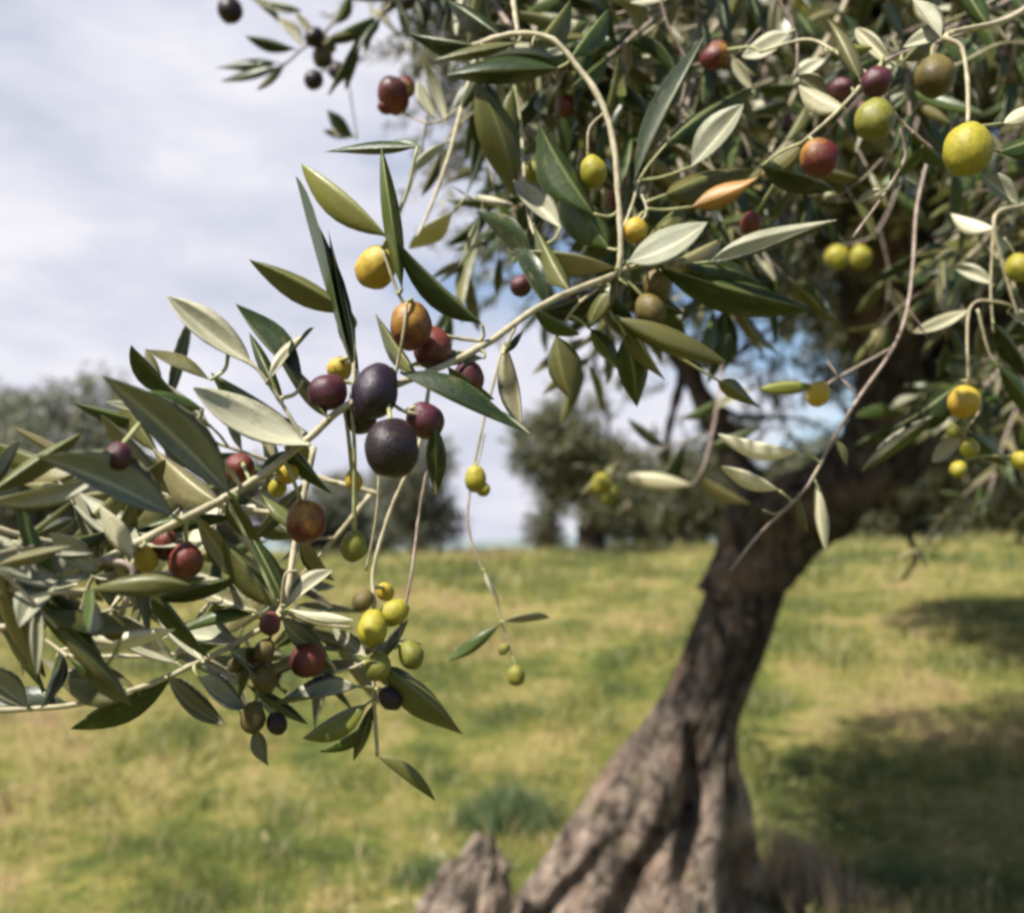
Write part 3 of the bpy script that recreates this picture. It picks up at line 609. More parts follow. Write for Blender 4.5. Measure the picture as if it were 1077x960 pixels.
branch('bare brown twig forking among leaves behind the narrow black leaf',
 [([(690, -40, .62), (700, 20, .62), (722, 70, .62), (715, 130, .62), (735, 190, .62)], 1.1, .6, 'stem_brown'), ([(700, 20, .62), (660, 45, .62), (600, 50, .62)], .9, .5), ([(715, 130, .62), (690, 160, .62), (680, 230, .62)], .8, .5), ([(722, 70, .62), (770, 60, .62), (800, 30, .62)], .8, .5, 'stem_brown')],
 leaves=[(602, 50, 560, 75, 14, 'L'), (660, 45, 640, 90, 16, 'O'), (735, 190, 755, 235, 14, 'L'), (690, 160, 650, 150, 14, 'O'), (770, 60, 795, 100, 14, 'L'), (722, 72, 690, 100, 15, 'L')], olives=[(756, 55, 12, 'redyellow'), (612, 92, 13, 'brown'), (595, 112, 11, 'red')], seed=28)
grow('pale silvery foliage branch at the far left behind the bottom leaves', [(-120, 640, .50), (0, 628, .52), (110, 620, .54), (210, 590, .56)], 2, 5, .045, .045, 51, types='LLLOC', droop=-.1, maxleaf=46)
grow('large blurred olive-brown leaves nearest the lens at the left edge', [(-160, 520, .30), (-40, 545, .31), (60, 570, .32), (140, 560, .33)], 1.4, 3, .025, .038, 53, types='OLOLC', droop=.1, maxleaf=22)
grow('pale blurred leaves at the left edge above the lowest leaf', [(-140, 680, .30), (0, 660, .31), (80, 650, .32), (160, 630, .33)], 1.4, 4, .022, .034, 54, types='LLOCL', droop=-.1, maxleaf=34)
grow('olive-brown leafy twig behind the purple olives', [(400, 520, .46), (330, 500, .46), (240, 470, .45), (170, 450, .44)], 1.4, 4, .035, .042, 55, types='OOLGL', droop=.0, maxleaf=34)
grow('grey-green leafy twig behind the clump of small brown olives', [(390, 520, .50), (340, 580, .50), (290, 630, .50), (240, 660, .50)], 1.4, 3, .025, .038, 56, types='LLOCL', droop=-.1, maxleaf=24)
grow('big blurred silvery leaves hanging very near the lens at the left edge', [(-130, 540, .27), (-60, 570, .27), (0, 600, .275), (60, 660, .28)], 1.3, 3, .02, .034, 57, types='LLOL', droop=.0, maxleaf=20)
grow('wide olive-grey leaves behind the left part of the long olive branch', [(290, 540, .42), (220, 530, .42), (130, 510, .42), (70, 490, .42)], 1.3, 4, .03, .046, 58, types='LOLOL', droop=-.2, maxleaf=34)
grow('olive-grey leaves behind the lowest brown olives', [(60, 690, .44), (140, 690, .44), (210, 690, .44), (260, 720, .44)], 1.3, 3, .025, .036, 59, types='LOLL', droop=-.2, maxleaf=26)
grow('twiggy bare-looking branch tangled above the purple olive at top right', [(1150, -60, .9), (1050, 0, .84), (950, 60, .78), (860, 150, .74)], 1.6, 15, .07, .042, 71, m='stem_brown', droop=.3, maxleaf=30, spread=1.3)
grow('twiggy branch of tan shoots at the top between the arching twig and the purple olive', [(840, -120, .85), (780, -10, .80), (730, 60, .76), (690, 150, .74)], 1.6, 14, .07, .042, 72, m='stem', droop=.3, maxleaf=30, spread=1.3)
grow('twiggy branch at the right edge above the whitish stalks', [(1230, 100, .95), (1130, 150, .9), (1060, 210, .86), (1010, 300, .82)], 1.6, 13, .08, .042, 73, m='stem_brown', droop=.6, maxleaf=30, spread=1.3)
grow('twiggy branch behind the big dark leaves at top centre', [(560, -120, .8), (530, 10, .74), (500, 90, .7), (520, 200, .68)], 1.4, 12, .06, .040, 74, m='stem', droop=.4, maxleaf=36, spread=1.3)
grow('silvery branch behind the olive with red and yellow skin', [(200, 470, .50), (250, 560, .52), (300, 620, .52), (340, 690, .52)], 1.6, 4, .04, .04, 52, types='LLOG', droop=.2, maxleaf=30)

# ================================================================== THE OLIVE TREE BEHIND
def hgt(x, y):
    """terrain height"""
    s = min(1, max(0, (y - 4.3) / 19)); s = s * s * (3 - 2 * s) * .35 + s * .65
    z = 1.36 * s + max(-.3, min(.6, x * .03)) * s
    if y > 26: z -= min(1.2, (y - 26) * .03)
    z += .05 * noise.noise(Vector((x * .35, y * .35, 0))) * min(1, y / 6 if y > 0 else 1) + .02 * noise.noise(Vector((x * 1.3, y * 1.3, 4)))
    return z
TD = 3.85
tbase = P(680, 985, TD); tbase.z = hgt(tbase.x, tbase.y) - .05
tree = root('olive_tree', tbase, 'gnarled old olive tree with flared twisted trunk and dark forked limbs', 'tree')
# outline of the trunk in the photograph: row, left, right
rows = [(1010, 520, 800), (985, 530, 798), (960, 545, 795), (930, 560, 792), (900, 578, 788), (870, 602, 786), (840, 622, 785), (800, 645, 783), (760, 678, 788), (730, 697, 800), (700, 712, 812), (670, 724, 824), (640, 735, 834), (610, 745, 844), (580, 753, 852), (555, 758, 866), (530, 768, 890), (512, 790, 905)]
def lerp_rows(y):
    for a, b in zip(rows, rows[1:]):
        if b[0] <= y <= a[0]:
            t = (a[0] - y) / (a[0] - b[0]); return a[1] + (b[1] - a[1]) * t, a[2] + (b[2] - a[2]) * t
    return rows[-1][1:]
SEG, RG = 150, 170; V = []
for i in range(RG + 1):
    y = 1010 + (512 - 1010) * i / RG; l, r = lerp_rows(y); sl_ = max(0, min(1, (860 - y) / 120)) * max(0, min(1, (y - 530) / 90)); r -= 12 * sl_; c = P((l + r) / 2, y, TD); hw = (r - l) / 2 / F * TD * (1 - .06 * sl_)
    flare = max(0, (y - 720) / 290)
    for k in range(SEG):
        th = 2 * math.pi * k / SEG; ct, st = math.cos(th), math.sin(th)
        dep = min(hw, .215 + .10 * flare)          # front-back radius
        # deep flutes that fade upward, vertical twisting ridges
        tw = th + (c.z) * .9
        rg = .10 * math.sin(tw * 5 + 1.3) * (.25 + flare) + .06 * math.sin(tw * 9 + .5) * (.4 + flare * .8)
        nz = noise.fractal(Vector((ct * 1.6, st * 1.6, c.z * 1.1)), 1, 2, 5) * .11 + noise.fractal(Vector((ct * 5, st * 5, c.z * 2.2)), 1, 2, 4) * .045 + noise.fractal(Vector((ct * 11, st * 11, c.z * 5)), 1, 2, 4) * .035 + .03 * abs(noise.noise(Vector((ct * 8, st * 8, c.z * 2.5))))
        m_r = 1 + rg * (1 if flare > 0 else .45) + nz
        x = c.x + hw * ct * m_r; yy = c.y + dep * st * m_r
        px_here = CX + (x) / TD * F
        # the hollow cleft seen on the front face
        if st < 0:
            cy = max(0, 1 - abs((y - 835) / 85) ** 2); g = math.exp(-(((px_here) - (716 + 8 * math.sin(y / 30))) / 11) ** 2) * cy
            yy += .17 * g
            g2 = math.exp(-((px_here - 664 + (y - 900) * .5) / 12) ** 2) * max(0, min(1, (y - 800) / 80)); yy += .10 * g2
            g3 = math.exp(-((px_here - 612 + (y - 900) * .8) / 14) ** 2) * max(0, min(1, (y - 850) / 60)); yy += .09 * g3
            g4 = math.exp(-((px_here - 760) / 12) ** 2) * max(0, min(1, (y - 840) / 80)); yy += .07 * g4
        V.append((x, yy, c.z))
Q = [(i * SEG + k, i * SEG + (k + 1) % SEG, (i + 1) * SEG + (k + 1) % SEG, (i + 1) * SEG + k) for i in range(RG) for k in range(SEG)]
top = len(V); ctop = P(850, 500, TD); V.append(tuple(ctop)); T = [(RG * SEG + k, RG * SEG + (k + 1) % SEG, top) for k in range(SEG)]
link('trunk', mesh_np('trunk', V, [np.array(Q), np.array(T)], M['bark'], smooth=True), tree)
def limb(pts, r0, r1, name='limb', seg=26, rt=tree):
    path = spline([P(*p) if len(p) == 3 else p for p in pts], 12); n = len(path)
    rad = [(r0 + (r1 - r0) * (i / (n - 1)) ** .8) for i in range(n)]
    V, Fq, T = tube_geo(path, rad, seg, 0)
    W = []
    for j, v in enumerate(V):
        i = min(j // seg, n - 1); c = path[i]; d = (v - c); W.append(tuple(c + d * (1 + .35 * noise.fractal(v * 4, 1, 2, 5) + .12 * noise.noise(v * 18))) if j < n * seg else tuple(v))
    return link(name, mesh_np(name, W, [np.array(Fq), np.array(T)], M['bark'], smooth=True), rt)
limb([(778, 640, TD), (815, 565, TD), (878, 515, TD - .05), (922, 462, TD - .05), (935, 390, TD - .1), (922, 300, TD - .1), (912, 200, TD - .15), (930, 90, TD - .1), (960, -30, TD), (985, -180, TD)], .155, .11)
limb([(900, 510, TD), (945, 470, TD), (985, 415, TD + .05), (1030, 350, TD + .1), (1090, 300, TD + .2), (1170, 230, TD + .3), (1260, 120, TD + .5)], .15, .07)
limb([(806, 590, TD), (798, 540, TD + .05), (765, 470, TD + .3), (720, 380, TD + .6), (650, 240, TD + .9), (600, 80, TD + 1.1), (560, -60, TD + 1.2)], .075, .03)
limb([(935, 400, TD), (960, 330, TD + .1), (985, 230, TD + .3), (1010, 100, TD + .5), (1000, -60, TD + .6)], .09, .04)
limb([(912, 220, TD - .15), (880, 140, TD - .5), (840, 40, TD - .8), (800, -80, TD - 1.0), (740, -220, TD - 1.1)], .07, .03)
limb([(930, 130, TD - .1), (900, 40, TD + .2), (860, -80, TD + .3)], .06, .03)

# leaves as numpy diamonds along many twigs
def leaf_cloud(twig_o, twig_d, L, nl, leaf_l, leaf_w, droop, rg):
    """twig origins/directions (n,3), returns verts, faces, tint"""
    n = len(twig_o); t = np.tile(np.linspace(.1, 1, nl), n); idx = np.repeat(np.arange(n), nl)
    o = twig_o[idx]; d = twig_d[idx]; pos = o + d * (t * L[idx])[:, None]; pos[:, 2] -= droop * (t * L[idx]) ** 2
    r = rg.normal(size=(n * nl, 3)); r -= (r * d).sum(1)[:, None] * d; r /= np.linalg.norm(r, axis=1)[:, None] + 1e-9
    a = d * rg.uniform(.3, 1.1, (n * nl, 1)) + r * rg.uniform(.6, 1.1, (n * nl, 1)); a[:, 2] -= .25
    a /= np.linalg.norm(a, axis=1)[:, None]
    q = rg.normal(size=(n * nl, 3)) + np.array([0, 0, 1.0]); nrm = q - (q * a).sum(1)[:, None] * a; nrm /= np.linalg.norm(nrm, axis=1)[:, None] + 1e-9
    b = np.cross(a, nrm); ll = leaf_l * rg.uniform(.65, 1.25, (n * nl, 1)); w = leaf_w * rg.uniform(.7, 1.2, (n * nl, 1)) / 2
    v = np.stack([pos, pos + a * ll * .3 - b * w * .9 + nrm * ll * .03, pos + a * ll * .3 + b * w * .9 + nrm * ll * .03, pos + a * ll * .68 - b * w * .8 + nrm * ll * .02, pos + a * ll * .68 + b * w * .8 + nrm * ll * .02, pos + a * ll - nrm * ll * .05], 1)
    k = (np.arange(n * nl) * 6)[:, None]
    tri = np.concatenate([k + np.array([[0, 2, 1]]), k + np.array([[3, 4, 5]])]); quad = k + np.array([[1, 2, 4, 3]])
    tint = np.repeat(np.clip(rg.normal(.42, .28, n)[idx] + rg.normal(0, .18, n * nl), 0, 1), 6)
    return v.reshape(-1, 3), [tri, quad], tint
def twig_mesh(o, d, L, r, droop):
    """thin three-sided drooping twigs"""
    n = len(o); S = 5; out = []; up = np.array([.3, .5, .8])
    u = np.cross(d, up); u /= np.linalg.norm(u, axis=1)[:, None]; w = np.cross(d, u)
    for s in range(S):
        t = s / (S - 1); c = o + d * (L * t)[:, None]; c[:, 2] -= droop * (L * t) ** 2; rr = r * (1.1 - t)
        for k in range(3):
            a = 2.094 * k; out.append(c + (u * math.cos(a) + w * math.sin(a)) * rr)
    v = np.stack(out, 1); base = (np.arange(n) * S * 3)[:, None]; q = []
    for s in range(S - 1):
        for k in range(3):
            q.append(base + np.array([[s * 3 + k, s * 3 + (k + 1) % 3, s * 3 + 3 + (k + 1) % 3, s * 3 + 3 + k]]))
    return v.reshape(-1, 3), [np.concatenate(q)]
def blobs(bl, dens, rg):
    """points in ellipsoids, denser near their shells; directions outward"""
    O = []; D = []
    for (c, rad) in bl:
        n = int(dens * rad[0] * rad[1] * rad[2] * 4.19); p = rg.normal(size=(n, 3)); p /= np.linalg.norm(p, axis=1)[:, None]
        rr = rg.uniform(.15, 1, (n, 1)) ** .45; O.append(np.array(c) + p * rr * np.array(rad)); dd = p * .8 + rg.normal(size=(n, 3)) * .5; D.append(dd / np.linalg.norm(dd, axis=1)[:, None])
    return np.concatenate(O), np.concatenate(D)
def B(px, py, d, rx, ry=None, rz=None):
    return (tuple(P(px, py, d)), (rx, ry or rx, rz or rx * .8))
def SB(px, py, d, along, rad): return (tuple(P(px, py, d) + SUN * along), (rad, rad, rad * .75))
cb = [SB(840, 520, TD, 1.25, .42), SB(800, 560, TD, 1.7, .5), SB(900, 480, TD, 1.4, .5), SB(840, 500, TD, 2.3, .75), SB(920, 300, TD, 1.2, .5), SB(920, 250, TD, 2.0, .8), SB(1000, 400, TD, 1.4, .5), SB(930, 420, TD, .7, .28), SB(780, 450, TD, 1.0, .35), B(560, -60, 3.6, .55), B(640, 110, 4.4, .5), B(520, 60, 4.8, .40), B(760, 60, 3.2, .60), B(770, 180, 4.6, .5), B(700, 300, 5.2, .5, None, .35), B(860, -60, 3.0, .7), B(860, 60, 4.8, .45), B(1000, 60, 3.4, .6), B(1060, 200, 4.2, .7),
      B(1090, 330, 3.9, .5), B(1100, 430, 4.8, .6), B(960, 420, 5.2, .5), B(830, 330, 5.0, .5), B(840, 440, 5.0, .40, None, .28), B(720, 510, 4.8, .42, None, .22), B(800, 500, 4.6, .35, None, .22), B(700, -250, 3.0, .9), B(950, -300, 3.4, 1.2), B(1200, -100, 3.2, .9),
      B(1250, 200, 4.0, .8), B(1150, 470, 5.0, .6, None, .3), B(600, -300, 4.0, .9), B(900, -250, 2.2, .8), B(1300, -350, 2.6, 1.2), B(640, 440, 6.0, .30, None, .25), B(620, 230, 3.4, .38), B(1040, 500, 4.6, .4, None, .2), B(960, 575, 4.0, .12, None, .10),
      B(540, 20, 2.4, .30), B(660, 40, 2.0, .32), B(790, 60, 2.2, .32), B(620, 170, 3.9, .5), B(700, 150, 2.4, .28), B(900, 30, 1.9, .3), B(1020, 60, 2.0, .3), B(1050, 180, 2.6, .3), B(960, 20, 4.2, .45), B(480, 10, 3.4, .3), B(1060, 300, 3.2, .35), B(1000, 380, 4.6, .45), B(870, 250, 4.8, .5),
      B(700, -420, 3.6, 1.0), B(1000, -480, 4.2, 1.2), B(850, -350, 5.2, 1.1), B(1150, -300, 5.0, 1.2), B(640, -120, 5.2, .7), B(1300, 150, 5.6, 1.1), B(760, 120, 5.6, .25)]
rg = np.random.default_rng(5)
ob = [SB(880, 500, TD, 2.6, .9), SB(960, 420, TD, 2.6, .9), SB(960, 300, TD, 2.0, .8), SB(1060, 420, 4.2, 2.4, .9), SB(1150, 500, 5.0, 2.8, 1.1), SB(1000, 600, 5.0, 3.0, 1.0), SB(900, 600, 5.4, 3.2, .9), SB(1100, 640, 5.5, 3.2, 1.1), SB(950, 610, 6.6, 3.4, .8), SB(1080, 250, 3.6, 1.6, .8), SB(900, 200, 3.0, 1.6, .7), SB(1000, 100, 2.6, 1.5, .6), SB(1150, 300, 2.8, 1.8, .8)]
O, D = blobs(cb, 185, rg); O2, D2 = blobs(ob, 190, rg); O = np.concatenate([O, O2]); D = np.concatenate([D, D2])
keep = ~((O[:, 0] < .25) & (O[:, 1] < 2.2)) ; O, D = O[keep], D[keep]; L = rg.uniform(.14, .30, len(O))
v, f, ti = leaf_cloud(O, D, L, 20, .058, .014, .5, rg)
link('crown', mesh_np('crown', v, f, M['crown'], ti), tree)
v, f = twig_mesh(O, D, L, .003, .5)
# longer boughs joining clumps to the limbs
bo = []; lims = [P(925, 300, TD), P(912, 200, TD - .1), P(930, 90, TD), P(1090, 300, TD + .2), P(720, 380, TD + .6), P(650, 240, TD + .9), P(860, 60, TD - .7)]
bt = tag(link('twigs', mesh_np('twigs', v, f, M['stem_dark']), tree), kind='stuff')
for (c, rad) in cb:
    c = Vector(c); a = min(lims, key=lambda q: (q - c).length)
    mid = (a + c) / 2 + Vector((rg.uniform(-.1, .1), rg.uniform(-.1, .1), -.12))
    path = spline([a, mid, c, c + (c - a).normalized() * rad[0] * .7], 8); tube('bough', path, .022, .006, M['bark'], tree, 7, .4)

# ================================================================== background trees
def far_tree(label, px, Y, top_px, half_px, seed, material='crown_far', tr=.16, lean=0, low=.42):
    rg = np.random.default_rng(seed); x = (px - CX) / F * Y; z0 = hgt(x, Y); H = (576 - top_px) / F * Y + (CAMZ - z0) ; W = half_px / F * Y
    rt = root('olive_tree', (x, Y, z0 - .1), label, 'tree', 'olive trees beyond the field')
    base = Vector((x, Y, z0 - .15)); fork = base + Vector((lean, 0, H * .35))
    V, Fq, T = tube_geo(spline([base, base + Vector((lean * .3, .05, H * .15)), fork, fork + Vector((.1, 0, H * .2))], 8), [tr * (1.7 - 1.2 * (i / 24) ** .5) for i in range(25)], 14, .6)
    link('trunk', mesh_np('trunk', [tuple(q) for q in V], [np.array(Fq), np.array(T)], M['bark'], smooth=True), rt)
    bl = []
    nb = 11
    for i in range(nb):
        a = i * 2.4 + seed; rr = W * (.25 + .45 * ((i * .618) % 1)); zz = z0 + H * (low + (.86 - low) * ((i * .41 + .2) % 1)); s = W * rg.uniform(.32, .5)
        rr *= 1 - .35 * max(0, (zz - z0) / H - .5); c = (x + lean + rr * math.cos(a), Y + rr * math.sin(a), zz); bl.append((c, (s, s, min(s * .8, H * .2))))
        tube('limb', spline([fork, fork.lerp(Vector(c), .5) + Vector((0, 0, .15)), Vector(c)], 5), tr * .38, .02, M['bark'], rt, 7, .3)
    O, D = blobs(bl, 110 / max(.3, (W / 2.2) ** 1.6), rg); L = rg.uniform(.25, .5, len(O))
    v, f, ti = leaf_cloud(O, D, L, 16, .12, .032, .3, rg)
    link('crown', mesh_np('crown', v, f, M[material], ti), rt)
far_tree('rounded far olive tree with thick pale trunk left of the near trunk', 622, 22, 415, 84, 1, tr=.27, low=.35)
far_tree('far olive tree half hidden behind the hanging twig of yellow-green olives', 438, 24, 455, 55, 2, tr=.2, low=.22, material='crown_grey')
far_tree('hazy grey far tree rising behind the left leaves', 60, 19, 375, 105, 3, material='crown_grey', tr=.2, low=.15)
far_tree('low grey far tree between the left tree and the middle gap', 235, 30, 480, 65, 4, material='crown_grey', tr=.2, low=.15)
far_tree('dark low far tree behind the trunk fork', 738, 27, 470, 72, 5, tr=.2, low=.3)
far_tree('dark far tree right of the trunk fork', 905, 29, 455, 78, 6, tr=.22, low=.10)
far_tree('dense dark far tree near the right edge', 1010, 27, 435, 80, 7, tr=.22, low=.1)
far_tree('far tree cut off by the right edge', 1110, 25, 440, 65, 8, tr=.22, low=.1)
far_tree('nearer large olive tree leaning in from beyond the right edge', 1310, 9.8, 150, 340, 31, tr=.22, lean=-1.9, low=.52)
for lab, px_, Y_, t_, h_, sd_, m_ in (('broad dark far tree filling the line between the rounded tree and the trunk', 680, 31, 485, 70, 21, 'crown_far'), ('low dark bushy far tree behind the fork at the horizon', 800, 33, 480, 70, 22, 'crown_far'),
    ('dark far tree rising behind the hanging orange-yellow olive', 960, 31, 440, 80, 23, 'crown_far'), ('low bushy far tree at right horizon', 1050, 33, 465, 70, 24, 'crown_far'), ('low grey far tree between the stalks of hanging olives', 385, 34, 495, 60, 25, 'crown_grey'),
    ('grey far tree behind the left branch tips', 150, 28, 455, 75, 26, 'crown_grey'), ('tall blurred far tree at the left edge of the horizon', 10, 24, 405, 75, 27, 'crown_grey')):
    far_tree(lab, px_, Y_, t_, h_, sd_, material=m_, tr=.2, low=.08)
far_tree('small pale far tree behind the hanging red olives', 340, 33, 500, 45, 9, material='crown_grey', tr=.18, low=.15)
far_tree('small dark far tree just left of the rounded tree', 578, 30, 492, 26, 10, tr=.18, low=.12)
far_tree('far tree beyond the left edge of the meadow', -60, 24, 430, 80, 13, material='crown_grey', tr=.2, low=.15)

# ================================================================== terrain, hill
xs = np.concatenate([np.linspace(-600, -30, 12), np.linspace(-28, 28, 225), np.linspace(30, 600, 12)])
ys = np.concatenate([np.linspace(-200, -8, 8), np.linspace(-6, 45, 300), np.linspace(50, 900, 20)])
V = [(x, y, hgt(x, y) if y > -6 else 0) for y in ys for x in xs]; nx = len(xs)
Q = np.array([(j * nx + i, j * nx + i + 1, (j + 1) * nx + i + 1, (j + 1) * nx + i) for j in range(len(ys) - 1) for i in range(nx - 1)])
tag(link('ground', mesh_np('ground', V, [Q], M['ground'], smooth=True)), 'sloping olive grove meadow of patchy green and straw coloured turf', None, kind='structure')
V = []; nx = 90
for j in range(7):
    for i in range(nx):
        x = -500 + 1000 * i / (nx - 1); t = j / 6; h = 6 + 7 * noise.noise(Vector((x * .008, 3, 0))) + 2.5 * noise.noise(Vector((x * .04, 9, 0)))
        V.append((x, 420 + 120 * t, -3 + max(1, h + 3) * math.sin(math.pi * t) ** .7 if j not in (0, 6) else -3))
Q = np.array([(j * nx + i, j * nx + i + 1, (j + 1) * nx + i + 1, (j + 1) * nx + i) for j in range(6) for i in range(nx - 1)])
tag(link('hills', mesh_np('hills', V, [Q], M['hill'], smooth=True)), 'low blue-grey hills on the horizon', None, kind='structure')

# ================================================================== grass
def blades(x, y, z, h, w, rg, lean=.5, tint=None):
    n = len(x); a = rg.uniform(0, 6.283, n); b = rg.uniform(0, 6.283, n); le = rg.uniform(.1, 1, n) * lean * h
    ux, uy = np.cos(a) * w / 2, np.sin(a) * w / 2; lx, ly = np.cos(b) * le, np.sin(b) * le
    p = lambda sx, t, ws: np.stack([x + sx * ux * ws + lx * t * t, y + sx * uy * ws + ly * t * t, z + h * (t - .18 * t * t * lean)], 1)
    v = np.stack([p(-1, 0, 1), p(1, 0, 1), p(-1, .45, .85), p(1, .45, .85), p(0, 1, 0)], 1).reshape(-1, 3)
    k = (np.arange(n) * 5)[:, None]
    ti = np.repeat(rg.uniform(0, 1, n) if tint is None else tint, 5)
    return v, [k + np.array([[0, 1, 3, 2]]), k + np.array([[2, 3, 4]])], ti
rg = np.random.default_rng(9); X = []; Yy = []; H = []; Wd = []
hg = np.vectorize(hgt)
for (y0, y1, dens, hh, ww) in ((2.4, 5.5, 1900, .062, .0055), (5.5, 9, 800, .07, .008), (9, 15, 300, .10, .012), (15, 29, 80, .15, .02)):
    A = (y1 - y0) * (y0 + y1) * .62 * 1.0; n = int(A * dens); y = rg.uniform(0, 1, n) * (y1 - y0) + y0; x = (rg.uniform(-1, 1, n)) * (y * .62 + .5)
    cl = np.array([noise.noise(Vector((a * 1.1, b * 1.1, 7))) + .6 * noise.noise(Vector((a * 3.7, b * 3.7, 2))) for a, b in zip(x, y)])
    keep = cl > rg.uniform(-1.1, .35, n); x, y, cl = x[keep], y[keep], cl[keep]
    X.append(x); Yy.append(y); H.append(hh * rg.uniform(.4, 1.4, len(x)) * (1 + np.clip(cl, -.35, 1.) * 1.9)); Wd.append(np.full(len(x), ww))
X = np.concatenate(X); Yy = np.concatenate(Yy); H = np.concatenate(H); Wd = np.concatenate(Wd)
v, f, ti = blades(X, Yy, hg(X, Yy) - .004, H, Wd, rg, .9)
tag(link('grass', mesh_np('grass', v, f, M['grass'], ti)), 'short patchy meadow grass, green and straw coloured', 'grass', kind='stuff')

ns_ = 5200; y = 3.0 + rg.uniform(0, 1, ns_) ** 1.5 * 20; x = rg.uniform(-1, 1, ns_) * (y * .62 + .5)
cl = np.array([noise.noise(Vector((a * .7, b * .7, 17))) for a, b in zip(x, y)]); k_ = cl > rg.uniform(-.3, .5, ns_); x, y = x[k_], y[k_]
v, f, ti = blades(x, y, hg(x, y), rg.uniform(.10, .24, len(x)), .003 + .0006 * y, rg, .5)
tag(link('dry_grass_stalks', mesh_np('dry_grass_stalks', v, f, M['straw'], ti)), 'scattered dry straw stalks standing above the meadow grass', 'grass', kind='stuff')
def clump(name, label, cat, px, py, rad, n, h, w, material, seed, lean=.6, group=None, zoff=0):
    rg = np.random.default_rng(seed)
    # find the ground under that pixel
    d = 2.0
    while d < 30:
        q = P(px, py, d)
        if q.z < hgt(q.x, q.y): break
        d += .02
    x = q.x + rg.normal(0, rad, n); y = q.y + rg.normal(0, rad * .7, n); z = hg(x, y) - .01
    v, f, ti = blades(x, y, z, h * rg.uniform(.4, 1.2, n) * np.exp(-((x - q.x) ** 2) / (rad * 2.2) ** 2), np.full(n, w), rg, lean)
    return tag(link(name, mesh_np(name, v, f, M[material], ti)), label, cat, group)
clump('grass_clump', 'tall dense blue-green grass clump left of the flared trunk', 'grass clump', 535, 868, .15, 1500, .25, .006, 'tuft', 61)
clump('grass_clump', 'small tall grass clump nearer the stump at the picture bottom', 'grass clump', 450, 925, .10, 500, .12, .006, 'tuft', 62)['kind'] = 'stuff'
clump('dry_weed', 'dry pinkish-brown weeds at the right foot of the trunk', 'weed', 835, 945, .13, 380, .36, .009, 'weed', 63, .5)['kind'] = 'stuff'
clump('dry_weed', 'low brown dry weeds in the shaded grass right of the trunk', 'weed', 905, 960, .12, 260, .15, .006, 'weed', 64, .6)['kind'] = 'stuff'
clump('grass_clump', 'green grass clump in the shade at lower right', 'grass clump', 960, 930, .16, 500, .12, .006, 'tuft', 65)['kind'] = 'stuff'

rg = np.random.default_rng(77); n = 900; O = np.stack([rg.normal(.9, .9, n), rg.normal(4.1, .8, n), np.zeros(n)], 1); O[:, 2] = hg(O[:, 0], O[:, 1]) + rg.uniform(.004, .05, n)
D = rg.normal(size=(n, 3)) * np.array([1, 1, .2]); D /= np.linalg.norm(D, axis=1)[:, None]
v, f, ti = leaf_cloud(O, D, np.full(n, .02), 1, .055, .014, 0, rg)
tag(link('fallen_leaves', mesh_np('fallen_leaves', v, f, M['straw'], ti)), 'dry fallen olive leaves scattered in the grass around the trunk', 'leaf litter', kind='stuff')
# ================================================================== stump
SEG, RG = 72, 46; V = []; sb = P(492, 965, 3.62); g0 = hgt(sb.x, sb.y)
topz = P(510, 888, 3.62).z; hh = topz - g0 + .05
for i in range(RG + 1):
    t = i / RG; z = g0 - .05 + hh * t; wr = .150 * (1 - t) ** .85 + .03 * (1 - t) + .050
    for k in range(SEG):
        th = 2 * math.pi * k / SEG; ct, st = math.cos(th), math.sin(th)
        nz = 1 + .38 * noise.fractal(Vector((ct * 1.3, st * 1.3, z * 4 + 3)), 1, 2, 5) + .13 * math.sin(th * 6 + 3 * t) + .10 * noise.noise(Vector((ct * 6, st * 6, z * 9)))
        rx = wr * nz * ((1.25 if ct < 0 else .60 + .2 * t) if t < .8 else 1 - (t - .8) * 2)
        V.append((sb.x + .06 * t + rx * ct, sb.y + wr * .8 * nz * st, z + (.09 * noise.noise(Vector((ct * 2.2, st * 2.2, 1))) + .04 * noise.noise(Vector((ct * 6, st * 6, 5)))) * t))
Q = [(i * SEG + k, i * SEG + (k + 1) % SEG, (i + 1) * SEG + (k + 1) % SEG, (i + 1) * SEG + k) for i in range(RG) for k in range(SEG)]
V.append((sb.x + .06, sb.y, topz + .01)); T = [(RG * SEG + k, RG * SEG + (k + 1) % SEG, len(V) - 1) for k in range(SEG)]
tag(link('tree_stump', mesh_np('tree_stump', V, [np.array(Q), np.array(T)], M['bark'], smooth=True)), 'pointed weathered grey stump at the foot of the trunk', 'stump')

# ================================================================== light and sky
w = bpy.data.worlds.new('World'); scene.world = w; w.use_nodes = True; nt = w.node_tree; nt.nodes.clear()
out = nt.nodes.new('ShaderNodeOutputWorld')
elev = math.asin(SUN.z); rot = math.atan2(SUN.x, SUN.y)
sky = nt.nodes.new('ShaderNodeTexSky'); sky.sky_type = 'NISHITA'; sky.sun_disc = False; sky.sun_elevation = elev; sky.sun_rotation = rot; sky.air_density = 1.0; sky.dust_density = .6; sky.ozone_density = 1.5
bg1 = nt.nodes.new('ShaderNodeBackground'); bg1.inputs[1].default_value = .07; nt.links.new(sky.outputs[0], bg1.inputs[0])
tc = nt.nodes.new('ShaderNodeTexCoord'); mp = nt.nodes.new('ShaderNodeMapping'); mp.inputs['Scale'].default_value = (1, 1, 2.6); mp.inputs['Location'].default_value = (.35, .1, .2); nt.links.new(tc.outputs['Generated'], mp.inputs[0])
c1 = noise_n(nt, 1.6, mp.outputs[0], 7, .55); c2 = noise_n(nt, 3.1, mp.outputs[0], 6, .6)
sx = nt.nodes.new('ShaderNodeSeparateXYZ'); nt.links.new(tc.outputs['Generated'], sx.inputs[0])
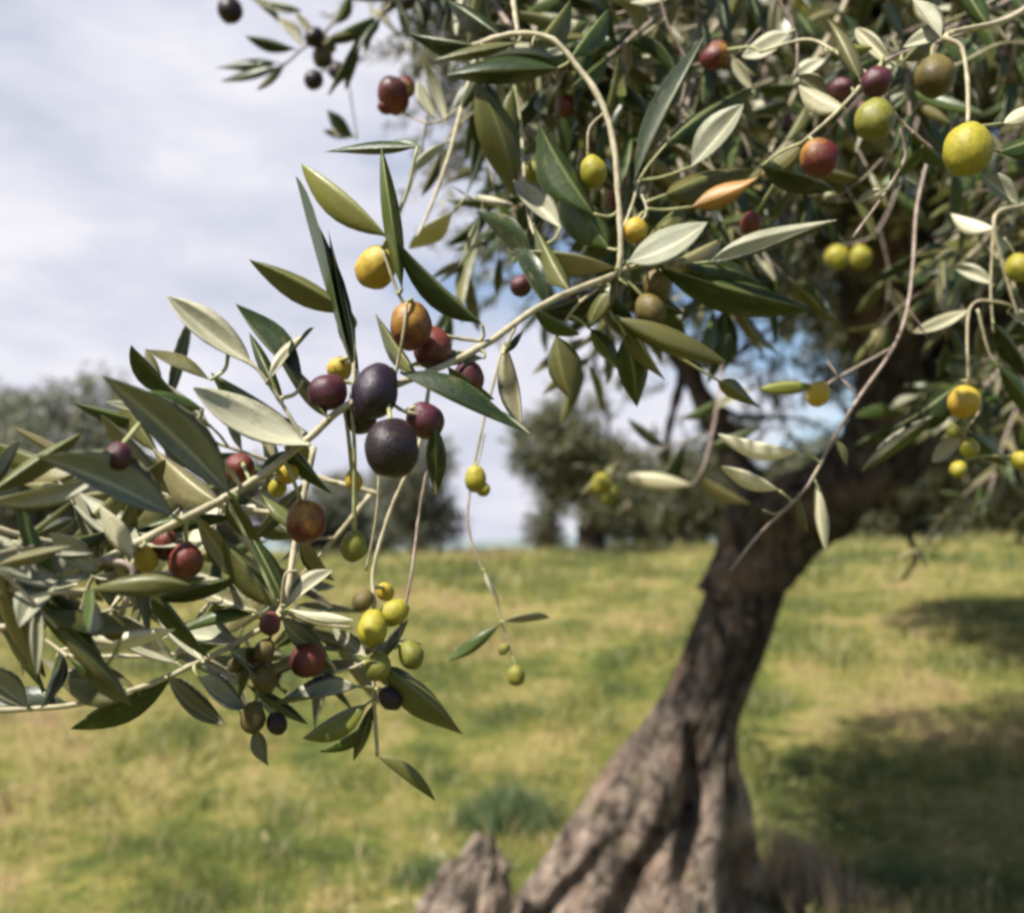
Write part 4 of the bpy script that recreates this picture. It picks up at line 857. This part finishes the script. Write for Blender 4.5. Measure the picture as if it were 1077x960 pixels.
cover = math_n(nt, 'ADD', c1, math_n(nt, 'MULTIPLY', sx.outputs[0], -.32))       # clearer to the right
cover = math_n(nt, 'ADD', cover, math_n(nt, 'MULTIPLY', sx.outputs[2], .12))
hi = nt.nodes.new('ShaderNodeMapRange'); hi.inputs[1].default_value = .50; hi.inputs[2].default_value = .78; hi.inputs[3].default_value = 0; hi.inputs[4].default_value = -.30; nt.links.new(sx.outputs[2], hi.inputs[0])
bk = nt.nodes.new('ShaderNodeMapRange'); bk.inputs[1].default_value = .35; bk.inputs[2].default_value = -.3; bk.inputs[3].default_value = 0; bk.inputs[4].default_value = -.16; nt.links.new(sx.outputs[1], bk.inputs[0])
cover = math_n(nt, 'ADD', math_n(nt, 'ADD', cover, hi.outputs[0]), bk.outputs[0])
low = nt.nodes.new('ShaderNodeMapRange'); low.inputs[1].default_value = .10; low.inputs[2].default_value = .0; low.inputs[3].default_value = 0; low.inputs[4].default_value = .16; nt.links.new(sx.outputs[2], low.inputs[0])
cover = math_n(nt, 'ADD', cover, low.outputs[0])
cf = nt.nodes.new('ShaderNodeMapRange'); cf.interpolation_type = 'SMOOTHSTEP'; cf.inputs[1].default_value = .44; cf.inputs[2].default_value = .58; nt.links.new(cover, cf.inputs[0])
cc = ramp(nt, c2, [(.36, (.275, .29, .345)), (.5, (.34, .345, .395)), (.64, (.415, .41, .44))])
bg2 = nt.nodes.new('ShaderNodeBackground'); bg2.inputs[1].default_value = 1.0; nt.links.new(cc, bg2.inputs[0])
ms = nt.nodes.new('ShaderNodeMixShader'); nt.links.new(cf.outputs[0], ms.inputs[0]); nt.links.new(bg1.outputs[0], ms.inputs[1]); nt.links.new(bg2.outputs[0], ms.inputs[2]); nt.links.new(ms.outputs[0], out.inputs[0])
sl = bpy.data.lights.new('sun', 'SUN'); sl.energy = 5.0; sl.angle = R(1.0); sl.color = (1, .95, .86)
so = bpy.data.objects.new('sun', sl); COL.objects.link(so); so.rotation_euler = (-SUN).to_track_quat('-Z', 'Y').to_euler(); so.location = (-5, -3, 8)
scene.view_settings.view_transform = 'Standard'; scene.view_settings.look = 'None'; scene.view_settings.gamma = 1
scene.view_settings.exposure = 1.15
scene.cycles.filter_width = 3.0
scene.cycles.max_bounces = 6; scene.cycles.transmission_bounces = 3; scene.cycles.sample_clamp_indirect = 6
scene.cycles.use_denoising = True
